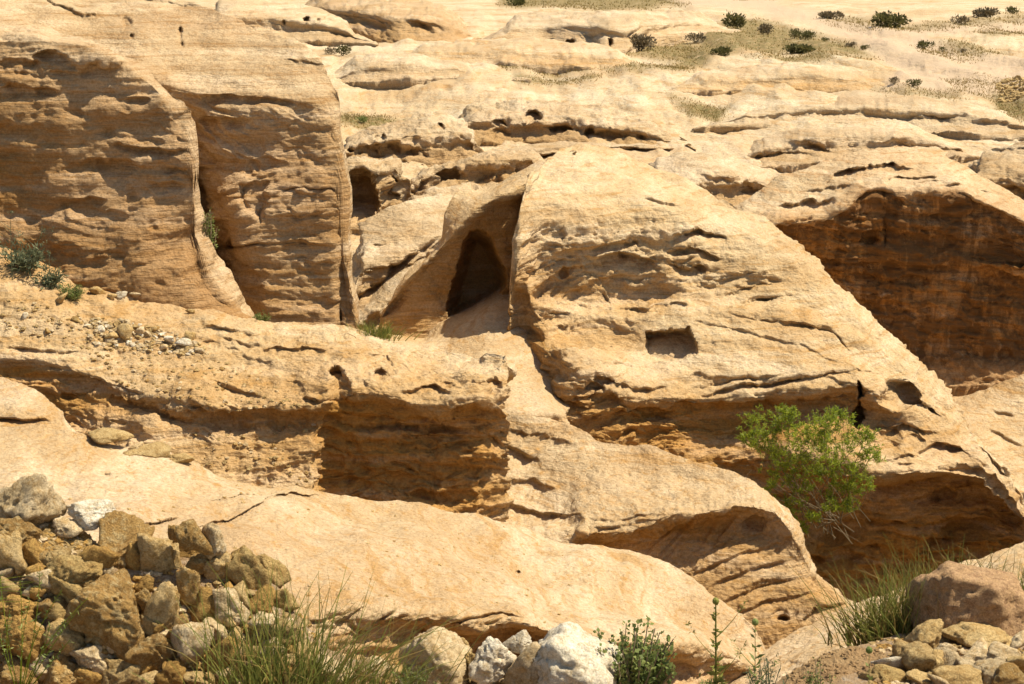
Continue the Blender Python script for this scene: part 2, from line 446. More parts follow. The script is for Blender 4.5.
    PX = np.pad(PX, pad, mode='edge'); PY = np.pad(PY, pad, mode='edge'); ST = np.pad(ST, pad, mode='edge')
    N = grid_normals(P)
    Nb = gauss(gauss(N, 3, 0), 3, 1); Nb /= np.linalg.norm(Nb, axis=2, keepdims=True) + 1e-9
    shp = P.shape[:2]
    Pf, Nf = P.reshape(-1, 3), Nb.reshape(-1, 3)
    d = rock_disp(Pf, Nf, q, seed)
    if 'amp_fn' in q: d = d * q['amp_fn'](PX.ravel(), PY.ravel())
    Pf = Pf + Nf * d[:, None]
    R, Cc = shp
    idx = np.arange(R * Cc).reshape(R, Cc)
    faces = np.stack([idx[:-1, :-1], idx[1:, :-1], idx[1:, 1:], idx[:-1, 1:]], -1).reshape(-1, 4)
    at = {'stain': ST.ravel()}
    for an, fn in (attrs or {}).items(): at[an] = fn(PX.ravel(), PY.ravel())
    LAYERS[name] = (PX.ravel(), PY.ravel(), Pf, Nf)
    fx = PX.ravel()[faces].mean(1); fy = PY.ravel()[faces].mean(1)
    inner = np.zeros((R - 1, Cc - 1), bool); inner[nt_:R - 1 - nb_, nl_:Cc - 1 - nr_] = True; inner = inner.ravel()
    used = np.zeros(len(faces), bool)
    obj_parts = []
    for (pn, plabel, poly, grow) in parts:
        sel = inner & ~used & (poly_sd(poly, fx, fy) < grow)
        used |= sel; obj_parts.append((pn, plabel, faces[sel]))
    def emit(nm, fc, par):
        u, inv = np.unique(fc, return_inverse=True)
        return make_mesh(nm, Pf[u], inv.reshape(fc.shape), mat, par, {a_: v_[u] for a_, v_ in at.items()})
    o = emit(name, faces[~used], parent)
    for pn, plabel, fc in obj_parts:
        if len(fc):
            c = emit(pn, fc, o)
            if plabel: c["label"] = plabel
    return o

def at_layer(name, px, py):
    X, Yv, Pf, Nf = LAYERS[name]
    i = int(np.argmin((X - px) ** 2 + (Yv - py) ** 2)); return Pf[i], Nf[i]

def rand_ledges(n, box, seed, length=(20, 90), dep=(0.05, 0.22), hh=(3, 9), slope=(-0.12, 0.12), clip=None):
    r = np.random.default_rng(seed); out = []; n = int(n * 0.7)
    while len(out) < n:
        x = r.uniform(box[0], box[2]); y = r.uniform(box[1], box[3])
        if clip is not None and poly_sd(clip, np.array([x]), np.array([y]))[0] > 0: continue
        L = r.uniform(*length); s_ = r.uniform(*slope); h = r.uniform(*hh)
        k = 5; xx = np.linspace(x - L / 2, x + L / 2, k)
        yy = y + s_ * (xx - x) + r.normal(0, 1.3, k) + r.uniform(-0.004, 0.004) * (xx - x) ** 2 / 4
        out.append((list(zip(xx, yy)), 0.62 * r.uniform(*dep), 1.5 * h))
    return out

# ================================================================== THE SETTING
# base sheet below everything, reaching the horizon
make_mesh("ground", [(-4000, -200, -13.2), (4000, -200, -13.2), (4000, 6000, -13.2), (-4000, 6000, -13.2)], [(0, 1, 2, 3)], M['earth'])["kind"] = "structure"

TRACK = [[(600, -30), (690, 8), (740, 8), (790, 20), (850, 40), (905, 70), (880, 95), (1040, 95), (1040, 62), (960, 50), (930, 38), (1040, 28), (1040, 16), (900, 32), (840, 18), (780, 2), (700, -30)]]
SOIL = [[(688, 48), (720, 22), (760, 20), (850, 42), (880, 56), (800, 52), (740, 50), (690, 62), (670, 66)],
        [(820, 18), (850, 16), (900, 27), (1040, 12), (1040, 20), (900, 34), (860, 30)],
        [(915, 47), (950, 42), (1005, 52), (960, 60), (925, 56)],
        [(560, 40), (640, 36), (700, 40), (690, 62), (640, 52), (600, 56)],
        [(480, -20), (680, -20), (690, 6), (600, 10), (500, 6)],
        [(335, 110), (405, 110), (380, 124), (340, 126)],
        [(496, 62), (570, 62), (590, 67), (500, 68)], [(515, 76), (600, 74), (590, 80), (520, 80)],
        [(670, 96), (730, 100), (720, 116), (690, 112)], [(985, 84), (1040, 84), (1040, 116), (1000, 112)],
        [(860, 94), (960, 92), (960, 99), (870, 100)], [(940, 80), (985, 78), (1000, 100), (960, 92)], [(600, 66), (690, 62), (690, 68), (610, 71)], [(745, 58), (800, 54), (870, 58), (800, 62)], [(975, 32), (1040, 28), (1040, 34), (985, 38)], [(700, -12), (900, -14), (880, -4), (740, 0)]]
def mask_of(polys, soft):
    def fn(X, Yv):
        m = np.zeros(X.shape)
        for p in polys:
            wob = 6 * np.sin(X * 0.11 + Yv * 0.05) * np.sin(X * 0.047 - Yv * 0.21)
            m = np.maximum(m, smooth(soft, -soft, poly_sd(p, X, Yv) + 0.35 * wob))
        return m
    return fn
XW = [-700, -200, 0, 250, 512, 770, 1024, 1250, 1750]
def flat(py, Y, stain=0.0, dy=None):
    return [(x, py + (dy[i] if dy else 0), Y, stain) for i, x in enumerate(XW)]
ter_ledges = rand_ledges(44, (330, 66, 1024, 130), 5, (30, 160), (0.3, 1.3), (2, 4), (-0.04, 0.04)) + \
    rand_ledges(34, (330, 14, 1024, 66), 6, (30, 140), (0.6, 2.4), (1.5, 3), (-0.03, 0.03)) + \
    [([(690, 66), (740, 58), (775, 62)], 1.2, 4), ([(785, 59), (830, 57), (880, 59)], 1.0, 3), ([(335, 62), (380, 57), (450, 60), (480, 62)], 1.2, 4),
     ([(690, 86), (720, 84), (745, 74)], 0.8, 4), ([(380, 103), (420, 97), (440, 94)], 0.6, 3)]
ter = loft("terrain", [flat(-33, 1500), flat(-20, 420), flat(0, 215), flat(25, 137), flat(50, 104, 0.05), flat(80, 83, 0.05), flat(110, 72, 0.1),
                       flat(150, 63, 0.15), flat(200, 56, 0.2), flat(260, 50, 0.3), flat(330, 45, 0.4), flat(420, 39, 0.4), flat(560, 30, 0.4), flat(640, 26, 0.4)],
           M['terr'], step=1.9, blur=(3, 3), ledges=ter_ledges, q=dict(far=True, scale=2.2, wander=0.6, rough=0.25, big=0.5, lumps=0.16, pits=0.05, strata=1.6, fine=0.06,
           amp_fn=lambda X, Yv: 0.25 + 0.75 * smooth(-10, 40, Yv)), seed=3, back=(1500, 60), sides=(False, False),
           attrs=dict(soil=mask_of(SOIL, 5), track=mask_of(TRACK, 6)))
ter["kind"] = "structure"

# ------------------------------------------------------------------ outcrops on the plateau behind the dome
TPY = [-20, 0, 25, 50, 80, 110, 150, 200, 260, 330, 420]; TYY = [420, 215, 137, 104, 83, 72, 63, 56, 50, 45, 39]
def outcrop(label, top, foot, Ytop, Ybase, mat='far', name="rock_outcrop", bulge=0.55, stain=(0, 0.1, 0.35), midfrac=0.5, **kw):
    """a whaleback: its crest line, its foot line, the distance of crest and foot"""
    x0 = max(top[0][0], foot[0][0]); x1 = min(top[-1][0], foot[-1][0])
    xs = np.linspace(x0, x1, 13)
    ty = pchip1([p[0] for p in top], [p[1] for p in top], xs); by = pchip1([p[0] for p in foot], [p[1] for p in foot], xs)
    by = np.maximum(by, ty + 1.2)
    thick = Ytop - Ybase; Ybase = pchip1(TPY, TYY, by + 2.0) + 0.3; Ytop = Ybase + thick * 1.25
    u = np.linspace(0, 1, 13); ty = by - np.maximum((by - ty) * smooth(-0.02, 0.16, u) * smooth(1.02, 0.84, u), 1.0)
    my = ty + (by - ty) * midfrac; Ym = Ybase + thick * 0.22; m2 = my + (by - my) * 0.22; Y2 = Ybase + thick * 0.2 + 0.25
    l = [[(x, y, Y_, stain[0]) for x, y, Y_ in zip(xs, ty, Ytop)], [(x, y, Y_, stain[1]) for x, y, Y_ in zip(xs, my, Ym)], [(x, y, Y_, stain[2]) for x, y, Y_ in zip(xs, m2, Y2)], [(x, y, Y_, stain[2]) for x, y, Y_ in zip(xs, by, Ybase)]]
    return tag(loft(name, l, M[mat], **kw), label, "rock outcrop", "rock outcrops on the plateau")
fq = dict(far=True, jit=0.5, wander=1.2, rough=0.25, plates=0.8, scale=1.9, big=0.22, lumps=0.10, pits=0.2, strata=1.3, fine=0.05)
outcrop("pale rounded outcrop with a row of small holes, beside the top of the cliff",
        [(190, 6), (240, -6), (290, 2), (330, 14), (355, 26), (376, 40)], [(190, 45), (280, 42), (330, 42), (376, 44)], 112, 104, seed=11, q=fq, step=1.5,
        holes=[(ell(284, 21, 2, 2), 1.5, 2), (ell(306, 20, 4, 3), 2.0, 2), (ell(318, 22, 2.5, 2), 1.5, 2), (ell(328, 21, 4, 2), 1.5, 2)], edge_rough=0.6)
outcrop("brown rocky hillside with diagonal gullies at the top edge of the view",
        [(290, -12), (350, -8), (420, -2), (450, 6), (475, 16), (482, 28)], [(290, 20), (360, 34), (405, 42), (450, 42), (482, 38)], 150, 128, seed=12, q=dict(fq, scale=2.2, rough=0.4, plates=1.1), stain=(0.35, 0.6, 0.8), step=1.5,
        ledges=[([(380, 10), (420, 22), (445, 36)], 3.0, 5), ([(410, 4), (440, 14), (470, 28)], 3.0, 5), ([(330, 8), (370, 18), (400, 30)], 2.5, 4)] + rand_ledges(9, (300, 0, 480, 36), 31, (20, 60), (0.6, 1.6), (2, 4), (0.1, 0.4)))
outcrop("long pale whaleback with small caves along its foot, behind the grassy strip",
        [(474, 44), (484, 32), (505, 17), (560, 10), (640, 9), (700, 13), (740, 24)], [(474, 46), (540, 42), (575, 45), (620, 52), (660, 40), (740, 30)], 124, 108, seed=13, q=fq, step=1.5,
        holes=[(ell(550, 40, 5, 2.5), 2, 2), (ell(570, 42, 6, 3), 2, 2), (ell(588, 43, 5, 3), 2, 2), (ell(610, 42, 3, 4), 2, 2)], edge_rough=0.5,
        ledges=rand_ledges(8, (490, 15, 700, 36), 32, (40, 110), (0.5, 1.5), (2, 4), (-0.05, 0.05)))
outcrop("broad smooth slab of pale rock in front of the whaleback with small caves",
        [(385, 46), (430, 40), (500, 38), (570, 42), (620, 50), (660, 64)], [(385, 62), (500, 64), (580, 66), (660, 68)], 106, 96, seed=14, q=fq, step=1.6, mat='terr')
outcrop("low pale whaleback with a long shadowed ledge, right of the cliff top",
        [(322, 66), (345, 56), (385, 53), (440, 58), (490, 66), (530, 76)], [(322, 80), (400, 81), (480, 79), (530, 79)], 88, 82, seed=15, q=fq, step=1.5,
        ledges=[([(362, 62), (395, 60), (430, 63), (482, 65)], 1.6, 5)], edge_rough=0.5)
outcrop("flat pale slab with a dark ledge below the dirt track",
        [(655, 78), (690, 70), (745, 64), (800, 63), (860, 70), (920, 86)], [(655, 92), (745, 90), (860, 92), (920, 92)], 84, 78, seed=16, q=dict(fq, lumps=0.08), step=1.6, mat='terr')
# knobbly band behind the dome
kq = dict(jit=0.8, wander=1.6, rough=0.32, scale=1.3, big=0.25, lumps=0.30, pits=0.35, strata=1.6, fine=0.04)
outcrop("long brown ledge with a dark broken front, highest of the rocks behind the dome",
        [(430, 118), (455, 106), (490, 99), (540, 97), (600, 105), (640, 117), (700, 140)], [(430, 142), (480, 142), (540, 142), (600, 144), (650, 146), (700, 149)], 57, 52, seed=17, q=kq, stain=(0.1, 0.35, 0.75), edge_rough=1.0, midfrac=0.58,
        holes=[(ell(498, 122, 7, 3), 0.9, 3), (ell(533, 117, 9, 8), 1.6, 3), (ell(560, 128, 12, 2.5), 0.9, 2), (ell(590, 130, 4, 3), 0.9, 2)], ledges=rand_ledges(24, (440, 108, 680, 140), 33, (16, 70), (0.4, 1.2), (2.5, 6), (-0.15, 0.1)))
outcrop("chunky brown rock with small dark pockets just right of the second cliff",
        [(325, 142), (350, 133), (385, 122), (420, 116), (455, 114), (490, 124)], [(325, 172), (370, 170), (420, 168), (460, 164), (490, 158)], 55, 51, seed=27, q=kq, stain=(0.1, 0.35, 0.65), edge_rough=1.0, midfrac=0.4,
        holes=[(ell(380, 137, 6, 4), 0.9, 2), (ell(441, 127, 4, 3), 0.8, 2), (ell(350, 150, 4, 3), 0.7, 2)], ledges=rand_ledges(24, (335, 122, 480, 165), 133, (14, 60), (0.3, 1.0), (2.5, 7), (-0.25, 0.05)))
outcrop("blocky rock with a shallow cave in its front beside the edge of the second cliff",
        [(325, 170), (345, 160), (370, 156), (400, 159), (412, 172)], [(325, 232), (360, 230), (395, 216), (412, 208)], 52, 50, seed=28, q=kq, stain=(0.1, 0.4, 0.7), edge_rough=0.8, midfrac=0.25,
        holes=[([(345, 172), (362, 166), (374, 175), (378, 205), (370, 226), (350, 226)], 1.6, 7)], ledges=[([(378, 178), (392, 172), (408, 180)], 0.9, 7), ([(380, 195), (400, 190), (412, 196)], 0.7, 6)])
outcrop("layered brown rock with a squared hollow, in the middle behind the cave",
        [(392, 184), (420, 168), (455, 156), (500, 148), (560, 146)], [(392, 206), (430, 202), (480, 194), (560, 178)], 50, 47.5, seed=29, q=kq, stain=(0.15, 0.35, 0.65), edge_rough=0.8, midfrac=0.35,
        holes=[([(436, 170), (455, 166), (460, 178), (440, 184)], 0.9, 3)], ledges=[([(470, 158), (500, 153), (540, 152)], 0.9, 5)] + rand_ledges(14, (400, 155, 540, 200), 134, (14, 50), (0.2, 0.7), (3, 6), (-0.3, 0.0)))
outcrop("low strata-lined rock directly behind the cave's outer rim",
        [(385, 214), (410, 200), (440, 188), (480, 182), (530, 176)], [(385, 236), (420, 226), (460, 216), (530, 200)], 48, 46, seed=30, q=kq, stain=(0.15, 0.35, 0.6), edge_rough=0.8, midfrac=0.3,
        ledges=[([(395, 212), (430, 202), (470, 196)], 0.7, 6)] + rand_ledges(8, (395, 185, 480, 225), 135, (14, 50), (0.2, 0.6), (3, 6), (-0.3, -0.1)))
outcrop("thin pale tongue of rock overhanging a dark gap behind the dome's top",
        [(476, 160), (520, 146), (570, 141), (640, 141), (672, 146)], [(476, 166), (520, 158), (570, 151), (640, 149), (672, 149)], 48.5, 46.8, seed=18, q=dict(scale=0.9, big=0.08, lumps=0.10, pits=0.05), back=(1.5, 0.9), bottom=0.12)
outcrop("rounded brown rock with strata beside the dome's cave",
        [(335, 268), (352, 232), (375, 216), (405, 202), (445, 192), (500, 190)], [(335, 345), (360, 330), (400, 320), (440, 300), (500, 260)], 42, 38.5, seed=19, q=dict(scale=0.9, big=0.15, lumps=0.14, pits=0.16, strata=1.3), stain=(0.1, 0.3, 0.6),
        ledges=[([(350, 258), (390, 235), (430, 220)], 0.5, 8), ([(355, 298), (385, 278), (410, 255), (440, 236)], 0.9, 6)] + rand_ledges(12, (345, 210, 440, 320), 34, (20, 60), (0.08, 0.3), (3, 7), (-0.6, -0.3)))
outcrop("small brown rock squeezed between the cliff and the dome's cave",
        [(338, 322), (365, 292), (388, 272), (408, 258), (440, 240)], [(338, 350), (370, 345), (400, 340), (440, 330)], 38, 35.5, seed=20, q=dict(scale=0.8, big=0.1, lumps=0.1, pits=0.1, strata=1.3), stain=(0.2, 0.3, 0.5),
        ledges=rand_ledges(8, (345, 270, 410, 330), 35, (15, 40), (0.08, 0.3), (3, 6), (-0.5, -0.2)))
outcrop("rounded rock with a shadowed end between the dome and the dark-faced rock",
        [(630, 168), (665, 158), (700, 152), (735, 158), (765, 170), (790, 190)], [(630, 215), (720, 215), (745, 205), (790, 200)], 49, 45.5, seed=21, q=dict(scale=1.1, big=0.16, lumps=0.18, pits=0.2, strata=1.4), stain=(0.1, 0.25, 0.5),
        ledges=[([(690, 168), (720, 176), (750, 184), (772, 184)], 1.0, 12)] + rand_ledges(12, (650, 158, 780, 200), 36, (14, 50), (0.1, 0.4), (3, 6), (-0.1, 0.2)))
outcrop("low domed outcrop with dark undercut lips behind the dark-faced rock",
        [(715, 152), (750, 136), (790, 124), (825, 117), (880, 118), (930, 128), (985, 150)], [(715, 170), (790, 165), (880, 160), (985, 158)], 60, 53, seed=22, q=dict(scale=1.4, big=0.2, lumps=0.2, pits=0.2, strata=1.5), stain=(0.05, 0.2, 0.4), edge_rough=0.8,
        ledges=[([(722, 147), (755, 141), (800, 140), (850, 152)], 1.4, 6), ([(812, 126), (840, 119), (885, 122)], 1.2, 5), ([(815, 134), (850, 132), (880, 133)], 1.2, 6), ([(735, 153), (790, 150), (830, 156)], 1.0, 5)] + rand_ledges(18, (720, 120, 980, 158), 37, (20, 80), (0.2, 0.6), (2.5, 5), (-0.05, 0.15)))
outcrop("long ledgy outcrop under the bend of the dirt track",
        [(690, 112), (745, 103), (800, 95), (870, 90), (940, 93), (990, 103), (1040, 122), (1100, 140)], [(690, 130), (800, 127), (940, 132), (1040, 140), (1100, 150)], 70, 61, seed=23, q=dict(scale=1.6, big=0.2, lumps=0.2, pits=0.15, strata=1.5), stain=(0.05, 0.1, 0.25), edge_rough=0.7,
        ledges=rand_ledges(26, (720, 96, 1024, 130), 38, (25, 110), (0.2, 0.7), (2, 4), (-0.03, 0.1)))
outcrop("brown rough outcrop with broken blocks at the right edge, behind the dark-faced rock",
        [(945, 165), (980, 152), (1010, 144), (1050, 140), (1150, 150)], [(945, 215), (1000, 220), (1150, 240)], 52, 47, seed=24, q=dict(scale=1.0, big=0.2, lumps=0.32, pits=0.3, strata=1.8), stain=(0.1, 0.5, 0.8),
        ledges=[([(985, 152), (1010, 150), (1060, 150)], 0.8, 10)] + rand_ledges(12, (965, 150, 1040, 205), 39, (14, 50), (0.15, 0.5), (3, 7), (0.0, 0.4)))

# ------------------------------------------------------------------ the dark-faced rock on the right
rr = loft("dark_faced_rock", [
    [(700, 228, 43), (745, 200, 43), (780, 180, 43.5), (830, 161, 44), (885, 150, 44.6), (940, 154, 44.6), (1000, 183, 44), (1024, 197, 43.5), (1180, 300, 42), (1800, 300, 42)],
    [(700, 236, 41.6), (745, 214, 41.6), (780, 204, 41.8), (850, 175, 42.4), (890, 166, 42.6), (950, 172, 42.4), (1000, 198, 41.6), (1024, 209, 41.2), (1180, 310, 40.4), (1800, 310, 40.4)],
    [(700, 246, 40.3, .3), (780, 226, 40.1, .4), (815, 222, 40.1, .4), (845, 212, 40.0, .4), (862, 196, 40.2, .4), (880, 186, 40.4, .4), (905, 192, 40.2, .4), (935, 196, 40.0, .4), (960, 190, 40.0, .4), (1000, 208, 39.6, .3), (1024, 220, 39.4, .3), (1180, 320, 39, .3), (1800, 320, 39, .3)],
    [(700, 252, 40.9, .9), (780, 233, 40.4, 1), (845, 219, 40.1, 1), (862, 203, 40.25, 1), (880, 193, 40.45, 1), (905, 199, 40.1, 1), (960, 198, 40.05, 1), (1024, 227, 39.5, 1), (1180, 326, 39.2, 1), (1800, 326, 39.2, 1)],
    [(700, 300, 41.4, 1), (780, 290, 40.9, 1), (850, 282, 40.4, 1), (980, 272, 39.95, 1), (1000, 266, 39.8, 1), (1024, 272, 39.5, 1), (1180, 340, 39.3, 1), (1800, 340, 39.3, 1)],
    [(700, 350, 41.4, .9), (850, 335, 40.5, .95), (930, 340, 39.95, .9), (1024, 335, 39.55, .9), (1180, 365, 39, .8), (1800, 365, 39, .8)],
    [(700, 395, 40.4, .5), (850, 375, 39.8, .6), (930, 388, 39.1, .45), (1024, 384, 38.6, .4), (1180, 390, 38, .4), (1800, 390, 38, .4)]],
    M['varn'], seed=41, q=dict(scale=1.0, big=0.14, lumps=0.20, pits=0.16, strata=1.1, plates=0.95, fine=0.045, wander=5.0, dip=(0.05, 0)),
    ledges=[([(824, 180), (850, 169), (890, 166), (922, 165)], 2.2, 9), ([(884, 181), (920, 174), (948, 172)], 1.4, 6), ([(776, 206), (800, 199), (836, 198)], 1.4, 10), ([(938, 186), (965, 184), (1000, 196)], 1.2, 6), ([(800, 190), (830, 186), (860, 184)], 0.8, 6), ([(900, 184), (940, 180), (975, 188)], 0.8, 5),
            ([(978, 262), (1005, 265), (1040, 266)], -0.35, 10), ([(845, 272), (890, 276), (935, 278)], 0.3, 8)] + rand_ledges(14, (780, 160, 1010, 200), 42, (14, 50), (0.08, 0.3), (2.5, 5)) +
           rand_ledges(16, (800, 230, 1024, 370), 43, (20, 80), (0.06, 0.25), (4, 10)),
    holes=[([(883, 192), (885, 192), (886, 246), (884, 246)], 0.25, 2.0), (ell(871, 240, 9, 8), 0.5, 5), (ell(840, 268, 8, 5), -0.2, 4)], bottom=2.5, back=(6, 4))
tag(rr, "massive rock with pale top over a dark brown streaked overhanging face, on the right", "rock outcrop")
gs = loft("rock_slab", [[(860, 372, 38.8), (930, 388, 38.6), (957, 396, 38.4), (985, 388, 38.2), (1024, 374, 38), (1180, 352, 38), (1800, 352, 38)],
                        [(860, 420, 36.6), (1000, 420, 36.4), (1180, 400, 36), (1800, 400, 36)], [(860, 580, 30), (1000, 580, 30), (1180, 570, 30), (1800, 570, 30)]],
          M['slab'], seed=44, q=dict(big=0.10, lumps=0.05, pits=0.05, strata=0.5), ledges=[([(992, 412), (1006, 414), (1016, 415)], 0.3, 3), ([(985, 428), (1010, 440), (1024, 446)], 0.3, 4)], back=(1, 0.3))
tag(gs, "pale smooth rock slab below the dark streaked face at the right edge", "rock slab")

